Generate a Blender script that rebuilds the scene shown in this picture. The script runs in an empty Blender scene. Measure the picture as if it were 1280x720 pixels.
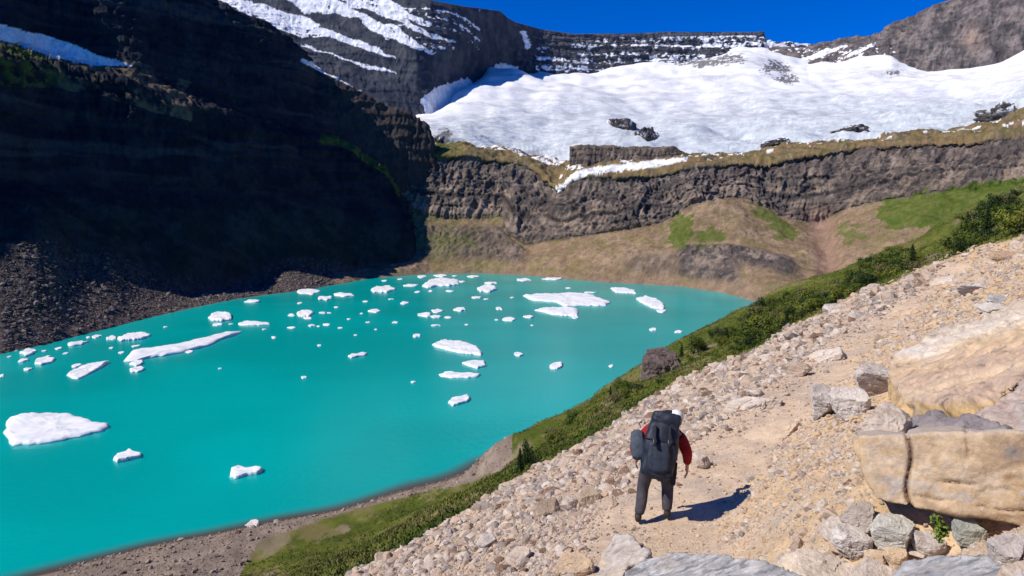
import bpy, bmesh, math, random
import numpy as np
from mathutils import Vector, Matrix

random.seed(7)
RNG = np.random.default_rng(11)
scene = bpy.context.scene
COL = scene.collection

# ---------------------------------------------------------------- camera model (photo pixels 1280 x 720)
F = 853.33
PITCH = math.atan(90 / F)
CP, SP = math.cos(PITCH), math.sin(PITCH)
LAKE = -60.0


def ray(u, v):
    u = np.asarray(u, float); v = np.asarray(v, float)
    a = (u - 640) / F; b = (360 - v) / F
    y = CP + b * SP
    return a / y, (-SP + b * CP) / y


def P(u, v, Y):
    rx, rz = ray(u, v)
    Y = np.asarray(Y, float)
    return np.stack([rx * Y, Y + 0 * rx, rz * Y], -1)


def proj(p):
    x, y, z = p[..., 0], p[..., 1], p[..., 2]
    d = np.maximum(y * CP - z * SP, 1e-3)
    h = y * SP + z * CP
    return 640 + F * x / d, 360 - F * h / d


def lakeY(u, v, z=LAKE):
    rx, rz = ray(u, v)
    return z / np.minimum(rz, -1e-3)


# ---------------------------------------------------------------- noise
_perm = np.random.default_rng(3).permutation(256).astype(np.int64)
_perm = np.concatenate([_perm, _perm, _perm])
_g = np.random.default_rng(4).normal(size=(256, 3)); _g /= np.linalg.norm(_g, axis=1)[:, None]


def pn(p):
    p = np.asarray(p, float)
    sh = p.shape[:-1]
    p = p.reshape(-1, 3)
    i = np.floor(p).astype(np.int64); f = p - i; i &= 255
    w = f * f * f * (f * (f * 6 - 15) + 10)
    out = np.zeros(len(p))
    for dx in (0, 1):
        wx = w[:, 0] if dx else 1 - w[:, 0]
        for dy in (0, 1):
            wy = w[:, 1] if dy else 1 - w[:, 1]
            for dz in (0, 1):
                wz = w[:, 2] if dz else 1 - w[:, 2]
                h = _perm[_perm[_perm[(i[:, 0] + dx) & 255] + ((i[:, 1] + dy) & 255)] + ((i[:, 2] + dz) & 255)]
                g = _g[h]
                out += wx * wy * wz * (g[:, 0] * (f[:, 0] - dx) + g[:, 1] * (f[:, 1] - dy) + g[:, 2] * (f[:, 2] - dz))
    return (out * 1.6).reshape(sh)


def fbm(p, o=4, gain=.5):
    p = np.asarray(p, float); s = np.zeros(p.shape[:-1]); a = 1.
    for k in range(o):
        s += a * pn(p * 2.03 ** k + 17.3 * k); a *= gain
    return s


def ridged(p, o=4, gain=.5):
    p = np.asarray(p, float); s = np.zeros(p.shape[:-1]); a = 1.
    for k in range(o):
        s += a * (1 - 2 * np.abs(pn(p * 2.03 ** k + 31.7 * k))); a *= gain
    return s


def sm(a, b, x):
    t = np.clip((x - a) / (b - a), 0, 1)
    return t * t * (3 - 2 * t)


def mix(a, b, t):
    t = np.asarray(t)[..., None]
    return np.asarray(a) * (1 - t) + np.asarray(b) * t


# ---------------------------------------------------------------- mesh helpers
def tag(o, label=None, cat=None, group=None, kind=None):
    if label: o['label'] = label
    if cat: o['category'] = cat
    if group: o['group'] = group
    if kind: o['kind'] = kind
    return o


def set_col(me, col):
    at = me.color_attributes.new('Col', 'FLOAT_COLOR', 'POINT')
    c = np.ones((len(me.vertices), 4), np.float32); c[:, :3] = np.clip(np.asarray(col).reshape(-1, 3), 0, 1)
    at.data.foreach_set('color', c.ravel())


def np_mesh(name, V, Fc, col=None, mat=None, smooth=True, parent=None, link=True):
    V = np.ascontiguousarray(V, np.float32).reshape(-1, 3)
    Fc = np.ascontiguousarray(Fc, np.int32)
    n = Fc.shape[1]
    me = bpy.data.meshes.new(name)
    me.vertices.add(len(V)); me.vertices.foreach_set('co', V.ravel())
    me.loops.add(Fc.size); me.loops.foreach_set('vertex_index', Fc.ravel())
    me.polygons.add(len(Fc))
    me.polygons.foreach_set('loop_start', np.arange(0, Fc.size, n, dtype=np.int32))
    me.polygons.foreach_set('loop_total', np.full(len(Fc), n, np.int32))
    me.update(calc_edges=True)
    me.polygons.foreach_set('use_smooth', np.full(len(Fc), smooth, bool))
    if col is not None: set_col(me, col)
    if mat: me.materials.append(mat)
    if not link: return me
    o = bpy.data.objects.new(name, me); COL.objects.link(o)
    if parent: o.parent = parent
    return o


def grid_faces(nr, nc, keep=None, flip=False):
    r = np.arange(nr - 1)[:, None]; c = np.arange(nc - 1)[None, :]
    a = (r * nc + c).ravel()
    q = np.stack([a, a + 1, a + nc + 1, a + nc], -1)
    if flip: q = q[:, ::-1]
    if keep is not None: q = q[keep.ravel()]
    return q


def normals_grid(Pg):
    du = np.gradient(Pg, axis=1); dv = np.gradient(Pg, axis=0)
    n = np.cross(du, dv); n /= np.linalg.norm(n, axis=-1, keepdims=True) + 1e-9
    return n


# ---------------------------------------------------------------- materials
def new_mat(name):
    m = bpy.data.materials.new(name); m.use_nodes = True
    nt = m.node_tree; b = nt.nodes['Principled BSDF']
    return m, nt, b


def attr_mat(name, scale=1., var=.25, bump=.3, dist=.1, rough=.9, spec=.2, fine=6., stretch=(1, 1, 1)):
    """albedo from the surface's own colour attribute, broken up by procedural noise, with bump"""
    m, nt, b = new_mat(name)
    N = nt.nodes.new; L = nt.links.new
    at = N('ShaderNodeAttribute'); at.attribute_name = 'Col'
    tc = N('ShaderNodeNewGeometry'); mp = N('ShaderNodeMapping'); mp.inputs['Scale'].default_value = stretch
    L(tc.outputs['Position'], mp.inputs['Vector'])
    n1 = N('ShaderNodeTexNoise'); n1.inputs['Scale'].default_value = scale; n1.inputs['Detail'].default_value = 8; n1.inputs['Roughness'].default_value = .65
    n2 = N('ShaderNodeTexNoise'); n2.inputs['Scale'].default_value = scale * fine; n2.inputs['Detail'].default_value = 6; n2.inputs['Roughness'].default_value = .7
    L(mp.outputs[0], n1.inputs['Vector']); L(mp.outputs[0], n2.inputs['Vector'])
    add = N('ShaderNodeMath'); add.operation = 'ADD'; L(n1.outputs['Fac'], add.inputs[0]); L(n2.outputs['Fac'], add.inputs[1])
    mr = N('ShaderNodeMapRange'); mr.inputs['From Min'].default_value = .7; mr.inputs['From Max'].default_value = 1.3
    mr.inputs['To Min'].default_value = 1 - var; mr.inputs['To Max'].default_value = 1 + var
    L(add.outputs[0], mr.inputs['Value'])
    mul = N('ShaderNodeVectorMath'); mul.operation = 'SCALE'
    L(at.outputs['Color'], mul.inputs[0]); L(mr.outputs[0], mul.inputs['Scale'])
    L(mul.outputs[0], b.inputs['Base Color'])
    bp = N('ShaderNodeBump'); bp.inputs['Strength'].default_value = bump; bp.inputs['Distance'].default_value = dist
    L(add.outputs[0], bp.inputs['Height']); L(bp.outputs[0], b.inputs['Normal'])
    b.inputs['Roughness'].default_value = rough; b.inputs['Specular IOR Level'].default_value = spec
    return m


def flat_mat(name, col, rough=.7, spec=.3, var=.15, scale=20., bump=.2, dist=.01):
    m, nt, b = new_mat(name)
    N = nt.nodes.new; L = nt.links.new
    tc = N('ShaderNodeTexCoord')
    n1 = N('ShaderNodeTexNoise'); n1.inputs['Scale'].default_value = scale; n1.inputs['Detail'].default_value = 6
    L(tc.outputs['Object'], n1.inputs['Vector'])
    mr = N('ShaderNodeMapRange'); mr.inputs['From Min'].default_value = .3; mr.inputs['From Max'].default_value = .7
    mr.inputs['To Min'].default_value = 1 - var; mr.inputs['To Max'].default_value = 1 + var
    L(n1.outputs['Fac'], mr.inputs['Value'])
    mul = N('ShaderNodeVectorMath'); mul.operation = 'SCALE'; mul.inputs[0].default_value = col
    L(mr.outputs[0], mul.inputs['Scale']); L(mul.outputs[0], b.inputs['Base Color'])
    bp = N('ShaderNodeBump'); bp.inputs['Strength'].default_value = bump; bp.inputs['Distance'].default_value = dist
    L(n1.outputs['Fac'], bp.inputs['Height']); L(bp.outputs[0], b.inputs['Normal'])
    b.inputs['Roughness'].default_value = rough; b.inputs['Specular IOR Level'].default_value = spec
    return m


M_FAR = attr_mat('far_rock', .12, .35, .6, 2.0, .95, .05)
M_MOR = attr_mat('moraine_rubble', .35, .55, .8, 1.5, .95, .05)
M_SNOW = attr_mat('glacier_ice', .06, .06, .35, 1.2, .7, .2)
M_HILL = attr_mat('hillside_soil', 3.0, .28, .5, .05, .95, .1)
M_ROCK = attr_mat('foreground_rock', 5.0, .25, .5, .03, .88, .2)
M_STONE = attr_mat('loose_stone', 9.0, .25, .5, .02, .9, .15)
M_ICE = attr_mat('floe_ice', .8, .04, .3, .15, .5, .3)
M_LEAF = attr_mat('leaf', 2.0, .3, .0, .01, .7, .15)
M_BARK = flat_mat('bark', (.07, .05, .04))

# ---------------------------------------------------------------- world, sun, camera
SUN_AZ = math.atan2(-.94, -.34)           # horizontal direction towards the sun (x, y)
SUN_EL = math.radians(45)
w = bpy.data.worlds.new('World'); scene.world = w; w.use_nodes = True
nt = w.node_tree; bg = nt.nodes['Background']
sky = nt.nodes.new('ShaderNodeTexSky'); sky.sky_type = 'NISHITA'; sky.sun_disc = False
sky.sun_elevation = SUN_EL; sky.altitude = 3200; sky.air_density = .8; sky.dust_density = 0.0; sky.ozone_density = 5.0
sd = Vector((-.94 * math.cos(SUN_EL), -.34 * math.cos(SUN_EL), math.sin(SUN_EL))).normalized()
sky.sun_rotation = math.atan2(sd.x, sd.y) % (2 * math.pi)
hs = nt.nodes.new('ShaderNodeHueSaturation'); hs.inputs['Saturation'].default_value = 1.75
nt.links.new(sky.outputs[0], hs.inputs['Color'])
sm_ = nt.nodes.new('ShaderNodeVectorMath'); sm_.operation = 'MULTIPLY'; sm_.inputs[1].default_value = (.48, 1.0, 1.6)
nt.links.new(hs.outputs[0], sm_.inputs[0]); nt.links.new(sm_.outputs[0], bg.inputs['Color']); bg.inputs['Strength'].default_value = .10
sl = bpy.data.lights.new('sun', 'SUN'); sl.energy = 5; sl.angle = math.radians(.5); sl.color = (1, .93, .82)
so = bpy.data.objects.new('sun', sl); COL.objects.link(so)
so.rotation_euler = sd.to_track_quat('Z', 'Y').to_euler()
cam = bpy.data.cameras.new('camera'); co = bpy.data.objects.new('camera', cam); COL.objects.link(co)
cam.sensor_width = 36; cam.lens = 24; cam.clip_end = 20000; cam.clip_start = .1
co.rotation_euler = (math.pi / 2 - PITCH, 0, 0)
scene.camera = co
scene.view_settings.view_transform = 'Standard'; scene.view_settings.look = 'None'
scene.view_settings.exposure = .12; scene.view_settings.gamma = 1
scene.cycles.use_denoising = True
scene.cycles.max_bounces = 6

# ================================================================ FAR TERRAIN (lofts through ridge, ledge and shore lines; unseen west crest shaped for its shadow)
def curve_at(c, us):
    c = np.array([(a[0], a[1], a[2] if len(a) > 2 else lakeY(a[0], a[1])) for a in c], float)
    return np.interp(us, c[:, 0], c[:, 1]), np.exp(np.interp(us, c[:, 0], np.log(c[:, 2])))


def loft(curves, rows, us, smooth=3):
    pts = []
    for c in curves:
        v, Y = curve_at(c, us)
        if smooth:
            k = np.ones(smooth) / smooth
            v = np.convolve(np.pad(v, smooth // 2, mode='edge'), k, 'valid'); Y = np.convolve(np.pad(Y, smooth // 2, mode='edge'), k, 'valid')
        pts.append(P(us, v, Y))
    G = []; T = []
    for i in range(len(pts) - 1):
        n = rows[i]
        for k in range(n):
            t = k / n
            G.append(pts[i] * (1 - t) + pts[i + 1] * t); T.append(i + t)
    G.append(pts[-1]); T.append(len(pts) - 1)
    return np.array(G), np.array(T)


def useries(*segs):
    return np.unique(np.concatenate([np.linspace(a, b, n) for a, b, n in segs]))


def rowamp(T, amps):
    return np.interp(T, np.arange(len(amps)), amps)[:, None]


def crag(p, s=1., bw=1., vs=1.):
    """cliff relief: vertical flutes, blocky ribs and thin beds"""
    q = p / s
    wp = 7 * fbm(q / 45, 2)
    q2 = np.stack([q[..., 0] + wp, q[..., 1] + wp, q[..., 2]], -1)
    big = fbm(q2 * np.array([1 / 50, 1 / 50, 1 / 120]), 3)
    colm = ridged(q2 * np.array([1 / 13, 1 / 13, 1 / (150 * vs)]), 3, .6)
    zz = (q[..., 2] + 5 * fbm(q / 55, 2)) / 13
    saw = zz - np.floor(zz)
    st = np.floor(zz); hs_ = np.sin(st * 12.9898) * .5
    bed = .9 * (1 - saw) ** 3 + hs_ * .6 + .5 * fbm(np.stack([q[..., 0] / 200, q[..., 1] / 200, zz * 2.3], -1), 2)
    fine = fbm(q * np.array([1 / 4, 1 / 4, 1 / 9]), 3, .6)
    return 1.3 * big + .75 * colm + .7 * bw * bed + .3 * bw * fine


def poly_mask(u, v, poly):
    poly = np.array(poly, float); inside = np.zeros(u.shape, bool)
    j = len(poly) - 1
    for i in range(len(poly)):
        xi, yi = poly[i]; xj, yj = poly[j]
        inside ^= ((yi > v) != (yj > v)) & (u < (xj - xi) * (v - yi) / (yj - yi + 1e-12) + xi)
        j = i
    return inside


def soft_poly(p, u, v, poly, amp=4., sc=14.):
    """surface patch with a ragged edge"""
    n1 = fbm(p / sc, 4, .6); n2 = fbm(p / sc + 91.7, 4, .6)
    return poly_mask(u + amp * n1, v + amp * .6 * n2, poly)


def stripe(p, u, v, line, half, amp=3., sc=20.):
    line = np.array(line, float); hw = np.array(half, float)
    vc = np.interp(u, line[:, 0], line[:, 1]); h = np.interp(u, line[:, 0], hw)
    ins = (u > line[0, 0]) & (u < line[-1, 0])
    return ins & (np.abs(v + amp * fbm(p / sc, 4, .6) - vc) < h * (1 + .5 * fbm(p / sc + 40, 3)))


SHORE = [(-1300, 780), (-383, 526), (0, 443), (60, 430), (134, 411), (168, 402), (215, 391), (296, 374), (380, 363), (430, 354), (464, 348), (538, 342), (605, 342),
         (655, 344), (706, 349), (756, 353), (850, 358), (903, 366), (940, 376), (1000, 392), (1100, 400), (1300, 410), (1900, 430)]


def dz(c, d, dY=0):
    out = []
    for a in c:
        Y = a[2] if len(a) > 2 else float(lakeY(a[0], a[1]))
        rx, rz = ray(a[0], a[1]); z = float(rz) * Y + d; Yn = Y + dY
        # back to a pixel at the shifted depth (same x/Y column)
        t = z / Yn; b = (t * CP + SP) / (CP - t * SP)
        aa = (a[0] - 640) / F / (CP + (360 - a[1]) / F * SP) * (CP + b * SP)
        out.append((640 + F * aa, 360 - F * b, Yn))
    return out


# ---- west wall with the dark moraine at its foot
W_shore = SHORE[:13] + [(620, 342)]
W_mor = [(-1300, 600, 112), (-383, 400, 232), (-100, 345, 330), (0, 337, 345), (28, 322, 362), (45, 317, 370), (68, 318, 380), (88, 327, 388), (110, 330, 394), (142, 333, 404), (158, 342, 412), (175, 350, 418), (200, 359, 436), (225, 366, 444), (255, 372, 448), (285, 372, 458),
         (302, 368, 466), (325, 356, 490), (345, 344, 510), (362, 336, 522), (375, 335, 540), (405, 339, 580), (440, 346, 632), (500, 342.6, 695), (538, 341, 722), (620, 343, 765)]
_sh = np.array([(a[0], lakeY(*a)) for a in SHORE[:13] + [(620, 342)]])
_of = [(0, 70), (45, 82), (68, 90), (110, 98), (175, 88), (225, 68), (285, 60), (345, 70), (375, 74), (440, 50), (500, 28), (538, 20), (620, 24)]
W_mor = [a if a[0] < 0 else (a[0], a[1], float(np.interp(a[0], _sh[:, 0], _sh[:, 1]) + np.interp(a[0], [q[0] for q in _of], [q[1] for q in _of]))) for a in W_mor]
W_foot = [(-1300, 300, 165), (-383, 210, 312), (0, 228, 462), (150, 235, 550), (300, 240, 632), (420, 250, 735), (480, 262, 765), (511, 275, 772), (536, 335, 770), (620, 345, 800)]
W_ledge = [(-1300, -300, 200), (-383, 40, 360), (0, 80, 482), (60, 84, 540), (120, 97, 566), (170, 112, 578), (230, 132, 606), (330, 165, 680), (380, 172, 730), (420, 180, 770), (480, 215, 785), (511, 268, 792), (536, 333, 795), (620, 346, 825)]
W_back = [(-1300, -330, 235), (-1000, -235, 258), (-383, 20, 402), (0, 52, 530), (60, 66, 578), (120, 80, 594), (170, 92, 604), (230, 114, 632), (330, 150, 700), (420, 172, 790), (480, 210, 803), (511, 262, 808), (536, 332, 805), (620, 346, 835)]
W_top = [(-1300, -660, 272), (-939, -492, 324), (-706, -366, 370), (-532, -264, 404), (-361, -185, 449), (-195, -152, 510), (-51, -102, 565), (54, -66, 607), (125, -47, 626), (200, -26, 672), (269, -2, 732), (296, 16, 742), (336, 32, 762), (376, 60, 785), (392, 82, 820), (420, 100, 822), (470, 126, 828), (530, 152, 835), (545, 182, 835), (556, 260, 835), (575, 335, 835), (620, 347, 848)]  # crest out of view is shaped so its shadow ends at the moraine top
us = useries((-1300, -100, 110), (-100, 0, 90), (0, 620, 520))
G, T = loft([dz(W_shore, -14, -18), W_shore, W_mor, W_foot, W_ledge, W_back, W_top, dz(W_top, -90, 120)], [4, 46, 46, 70, 16, 80, 8], us)
amp = rowamp(T, [0, 0, 1.0, 1.6, 4.0, 2.0, 3.0, 3])
nm = normals_grid(G)
rub = ridged(G / 4, 3, .6) * .32 + fbm(G / 20, 3) * .9
isw = sm(2.95, 3.2, T)[:, None] + 0 * rub
d = crag(G) * isw + rub * (1 - isw) * 1.3
edge = np.clip((T - 1.0) / .25, 0, 1)[:, None]
G = G + nm * (amp * d * edge)[..., None]
G[..., 2] = np.where(T[:, None] > 1, np.maximum(G[..., 2], LAKE + np.minimum((T[:, None] - 1) * 4, 1.2)), G[..., 2])
u_, v_ = proj(G)
t_ = T[:, None] + 0 * u_
n1 = fbm(G / 25, 4, .6); n2 = fbm(G / 6, 3, .6)
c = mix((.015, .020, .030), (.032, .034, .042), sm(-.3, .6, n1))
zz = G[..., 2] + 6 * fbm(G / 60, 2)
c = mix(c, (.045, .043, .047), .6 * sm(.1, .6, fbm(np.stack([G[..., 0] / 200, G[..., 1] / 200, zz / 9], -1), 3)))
c = mix(c, mix((.030, .040, .032), (.062, .064, .05), sm(-.4, .5, n1 + .4 * n2)), sm(3.1, 2.6, t_) * .8)
c = mix(c, (.075, .075, .08), sm(.1, .5, fbm(np.stack([G[..., 0] / 260, G[..., 1] / 260, zz / 16], -1) + 3, 4, .6)) * .5 * sm(3.0, 3.2, t_))                       # scree apron
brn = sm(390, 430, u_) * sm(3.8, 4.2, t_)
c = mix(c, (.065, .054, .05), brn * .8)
mor = sm(2.25, 1.95, t_)
n3 = fbm(G / 1.8, 3, .7)
c = mix(c, mix((.05, .045, .045), (.15, .125, .115), sm(-.4, .7, n2 + .9 * n3)), mor)
c = mix(c, (.17, .125, .115), mor * sm(-46, -60, G[..., 2] + 4 * n1) * .7)
gr = ((t_ > 3.8) & (t_ < 5.1) & (u_ < 240)).astype(float) * sm(-.35, .3, n1 + .4 * n2)
c = mix(c, mix((.10, .12, .03), (.16, .12, .08), sm(20, 120, u_)), gr * .9)
gr2 = ((t_ > 3.9) & (t_ < 4.9) & (u_ > 400) & (u_ < 500)).astype(float)
c = mix(c, (.09, .12, .03), gr2 * .8)
snow = soft_poly(G, u_, v_, [(-60, 14), (0, 30), (30, 38), (80, 50), (120, 67), (150, 76), (167, 82), (120, 82), (60, 70), (20, 56), (0, 50), (-60, 36)], 2.5, 30)
snow |= stripe(G, u_, v_, [(376, 74), (400, 85), (430, 98), (460, 112), (500, 127), (545, 142)], [2, 4, 4.5, 4, 4, 5], 1.5)
c = mix(c, (.8, .82, .85), snow.astype(float))
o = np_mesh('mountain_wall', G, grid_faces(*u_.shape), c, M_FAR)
tag(o, kind='structure')
W_G, W_T = G.copy(), T.copy()

# ---- cliff amphitheatre behind the lake: shore, talus, cliff, ledge
K_shore = [(380, 363), (430, 354), (464, 348), (538, 342), (605, 342), (655, 344), (706, 349), (756, 353), (850, 358), (903, 366), (940, 376), (1000, 392), (1100, 400, 390), (1300, 410, 360), (1900, 430, 330)]
K_low = [(380, 330, 760), (511, 318, 750), (560, 316, 745), (620, 318, 735), (650, 326, 718), (706, 328, 675), (756, 322, 652), (800, 312, 640), (850, 310, 622), (900, 311, 604), (950, 318, 585), (1000, 335, 550), (1050, 345, 520), (1150, 330, 480), (1300, 320, 440), (1900, 300, 400)]
K_foot = [(380, 255, 800), (511, 268, 800), (570, 275, 795), (630, 272, 785), (640, 298, 752), (655, 307, 745), (700, 300, 720), (773, 290, 690), (830, 280, 680), (865, 257, 684), (900, 250, 684), (930, 248, 680), (958, 262, 672), (985, 274, 664), (1011, 278, 660), (1040, 270, 650), (1060, 262, 640), (1102, 253, 620), (1169, 242, 590), (1280, 232, 540), (1900, 180, 430)]
K_top = [(380, 182, 815), (423, 184, 820), (523, 192, 830), (600, 194, 830), (660, 205, 820), (683, 222, 800), (694, 236, 775), (722, 221, 750), (764, 220, 735), (800, 217, 725), (850, 211, 722), (917, 203, 715), (967, 199, 705), (1018, 190, 692), (1078, 183, 672), (1152, 176, 640), (1280, 170, 585), (1900, 110, 460)]
K_back = [(380, 165, 870), (423, 171, 875), (523, 180, 890), (585, 178, 900), (643, 189, 890), (681, 197, 870), (715, 203, 850), (764, 201, 840), (850, 194, 835), (910, 197, 830), (967, 185, 825), (1001, 178, 815), (1085, 172, 790), (1152, 164, 760), (1200, 160, 745), (1246, 156, 730), (1280, 132, 740), (1500, 118, 700), (1900, 30, 580)]
us = useries((380, 1300, 840), (1300, 1900, 60))
G, T = loft([dz(K_shore, -14, -20), K_shore, K_low, K_foot, K_top, K_back, dz(K_back, -40, 60)], [3, 44, 60, 110, 26, 3], us)
u0, v0 = proj(G)
nm = normals_grid(G)
cr = crag(G, .8, .45, 3.)
t_ = T[:, None] + 0 * u0
lowrock = sm(.0, .15, fbm(G / 40, 3)) * 0
band = np.maximum(sm(840, 860, u0) * sm(1010, 980, u0) * sm(1.55, 1.75, t_) * sm(2.15, 2.0, t_),
                  sm(760, 800, u0) * sm(860, 840, u0) * sm(1.2, 1.4, t_) * sm(1.9, 1.7, t_) * .6)
band = np.maximum(band, sm(500, 540, u0) * sm(665, 650, u0) * sm(1.5, 1.9, t_) * sm(2.9, 2.6, t_) * .75)
band = np.maximum(band, sm(840, 855, u0) * sm(935, 915, u0) * sm(1.15, 1.3, t_) * sm(2.1, 1.9, t_))
isc = np.clip(sm(2.93, 3.05, t_) * sm(4.15, 4.0, t_) + band, 0, 1)
soft = fbm(G / 35, 4) * 2.5 + ridged(G * np.array([1 / 12, 1 / 12, 1 / 40]), 3) * .7
edge = np.clip((T - 1.0) / .15, 0, 1)[:, None]
gul = np.exp(-((u0 - 1022 - .25 * (v0 - 270)) / 16) ** 2) * sm(3.3, 2.9, t_) * sm(1.2, 1.8, t_)
soft = soft * (1 + 1.2 * sm(4.0, 4.2, t_))
dd = isc * cr * np.interp(t_, [0, 2, 3, 3.6, 4, 6], [2.2, 2.5, 4.2, 4.2, 3.5, 2]) + (1 - isc) * soft - gul * 7
tw = t_ + .05 * fbm(G / 70, 3)
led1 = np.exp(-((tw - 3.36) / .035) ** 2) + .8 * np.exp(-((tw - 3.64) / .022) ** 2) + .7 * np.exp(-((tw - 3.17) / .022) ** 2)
stepc = sm(3.38, 3.46, tw) * -4 + sm(3.65, 3.70, tw) * -2 + sm(3.18, 3.22, tw) * -2
dd = dd + (stepc - 2.2 * led1) * sm(2.98, 3.1, t_) * sm(4.1, 3.95, t_)
G = G + nm * (dd * edge)[..., None]
u_, v_ = proj(G)
n1 = fbm(G / 22, 4, .6); n2 = fbm(G / 5, 3, .6)
zz = G[..., 2] + 5 * fbm(G / 60, 2)
bed = fbm(np.stack([G[..., 0] / 200, G[..., 1] / 200, zz / 6], -1), 3, .6)
rockc = mix((.10, .084, .076), (.225, .175, .145), sm(-.5, .6, n1 + .5 * bed))
rockc = mix(rockc, (.045, .043, .048), sm(-.05, .5, fbm(G * np.array([1 / 8, 1 / 8, 1 / 90]), 3, .6) + .3 * n1) * .8)
rockc = mix(rockc, (.07, .06, .06), sm(.1, .4, bed) * .5)
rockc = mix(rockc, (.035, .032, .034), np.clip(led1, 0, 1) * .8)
rockc = mix(rockc, (.30, .23, .165), np.exp(-((tw - 3.45) / .03) ** 2) * .7 * sm(-.3, .4, n1 + n2))
rockc = mix(rockc, (.32, .245, .185), sm(3.36, 3.30, tw) * sm(3.0, 3.1, tw) * sm(-.2, .5, n1) * .45)
rockc = mix(rockc, (.33, .27, .23), sm(.35, .7, n2 + .4 * n1) * .35)
tal = mix((.22, .155, .095), (.30, .215, .14), sm(-.5, .5, n1 + .4 * n2))
tal = mix(tal, (.12, .088, .07), sm(.0, .55, n2 + .5 * fbm(G / 2.2, 3, .65)) * .6)
tal = mix(tal, (.17, .15, .06), sm(.1, .5, fbm(G / 18 + 33, 4, .6)) * .55)
low = sm(1.4, 1.05, t_)
tal = mix(tal, (.24, .165, .125), low * .5)
c = mix(tal, rockc, isc)
c = mix(c, (.27, .17, .13), np.clip(gul * 1.3, 0, 1) * .7)
GR1, GR2 = np.array((.060, .105, .012)), np.array((.11, .13, .03))
led = sm(3.96, 4.04, t_) * (u_ < 2000)
c = mix(c, mix((.20, .14, .065), (.125, .115, .04), sm(-.3, .4, n1)), led)
c = mix(c, (.26, .18, .12), led * sm(.0, .45, n2 + .4 * n1) * .7)
c = mix(c, (.10, .08, .07), led * sm(.15, .5, fbm(G / 9 + 60, 4, .65)) * .7)
c = mix(c, GR1 * .9, led * sm(600, 520, u_) * .8)
gpol = [([(835, 272), (862, 268), (866, 300), (852, 314), (836, 305)], .9), ([(868, 292), (885, 284), (905, 288), (900, 300), (872, 308)], .8),
        ([(930, 250), (960, 262), (985, 280), (1000, 296), (975, 306), (965, 285), (940, 265)], .8),
        ([(1100, 250), (1170, 236), (1230, 228), (1330, 200), (1330, 262), (1240, 272), (1200, 278), (1150, 286), (1110, 284), (1095, 270)], .95),
        ([(1048, 285), (1075, 280), (1080, 300), (1055, 303)], .7),
        ([(508, 262), (570, 270), (560, 290), (600, 285), (600, 312), (540, 330), (525, 318), (512, 290)], .8), ([(540, 322), (600, 318), (640, 326), (630, 340), (540, 341)], .5), ([(560, 270), (640, 262), (635, 276), (570, 284)], .6)]
for pl, s in gpol:
    mk = soft_poly(G, u_, v_, pl, 11, 13) & (T[:, None] < 3.1)
    c = mix(c, mix(GR1, GR2, sm(-.4, .5, n2 + .5 * n1)), mk * s * np.where(u_ < 660, .6 * sm(-.3, .5, n1 + .6 * n2) + .1, .95))
sn = soft_poly(G, u_, v_, [(690, 238), (706, 226), (722, 213), (764, 206), (860, 196), (857, 202), (800, 211), (740, 217), (715, 226), (697, 241)], 2, 12) & (T[:, None] > 3.3)
sn |= (T[:, None] > 4.35) & (fbm(G * np.array([1 / 30, 1 / 16, 1 / 16]) + 71, 4, .6) + .25 * (T[:, None] - 4.9) > np.where(u_ < 730, .22, .47))
c = mix(c, (.8, .8, .8), sn.astype(float))
o = np_mesh('cliff_terrain', G, grid_faces(*u_.shape), c, M_FAR)
tag(o, kind='structure')

# ---- glacier
G_bot = [(380, 172, 890), (423, 174, 895), (465, 180, 900), (523, 190, 880), (550, 190, 880), (592, 192, 885), (643, 206, 870), (681, 216, 850), (715, 222, 830), (764, 220, 822), (850, 208, 825), (910, 206, 820), (967, 196, 815), (1001, 188, 805), (1085, 182, 780), (1152, 174, 750), (1246, 168, 720), (1280, 142, 730), (1500, 128, 690), (1900, 60, 570)]
G_mid = [(380, 166, 930), (423, 168, 930), (465, 166, 930), (523, 160, 940), (540, 152, 960), (592, 145, 1010), (643, 140, 1040), (715, 138, 1050), (764, 140, 1050), (850, 142, 1060), (967, 138, 1060), (1085, 130, 1040), (1152, 126, 1010), (1246, 118, 960), (1280, 106, 950), (1500, 60, 850), (1900, -60, 700)]
G_mid2 = [(380, 160, 950), (423, 164, 950), (523, 150, 970), (550, 138, 1060), (599, 112, 1150), (640, 105, 1200), (715, 108, 1230), (777, 104, 1240), (850, 102, 1250), (924, 94, 1260), (1011, 98, 1240), (1085, 95, 1200), (1159, 100, 1130), (1236, 92, 1080), (1280, 84, 1050), (1500, 20, 950), (1900, -120, 800)]
G_top = [(380, 150, 980), (423, 158, 980), (523, 142, 1010), (540, 138, 1070), (552, 132, 1120), (575, 115, 1200), (599, 99, 1290), (612, 85, 1340), (640, 81, 1370), (667, 92, 1390), (702, 93, 1420), (746, 92, 1440), (777, 81, 1450), (819, 76, 1460), (850, 78, 1460), (884, 75, 1460), (924, 64, 1460), (957, 62, 1440), (1011, 78, 1400), (1085, 70, 1340), (1115, 66, 1320), (1124, 77, 1290), (1159, 84, 1250), (1203, 84, 1210), (1236, 76, 1190), (1280, 62, 1170), (1500, -20, 1080), (1900, -200, 900)]
us = useries((380, 1300, 760), (1300, 1900, 40))
G, T = loft([dz(G_bot, -30, 0), G_bot, G_mid, G_mid2, G_top, dz(G_top, 15, 60)], [4, 90, 60, 50, 4], us)
u0, v0 = proj(G); nm = normals_grid(G); t_ = T[:, None] + 0 * u0
cre = ridged(np.stack([G[..., 0] / 70 + .3 * fbm(G / 60, 2), G[..., 1] / 22, G[..., 2] / 9], -1), 4, .62)
lowi = sm(2.2, 1.1, t_)
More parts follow.
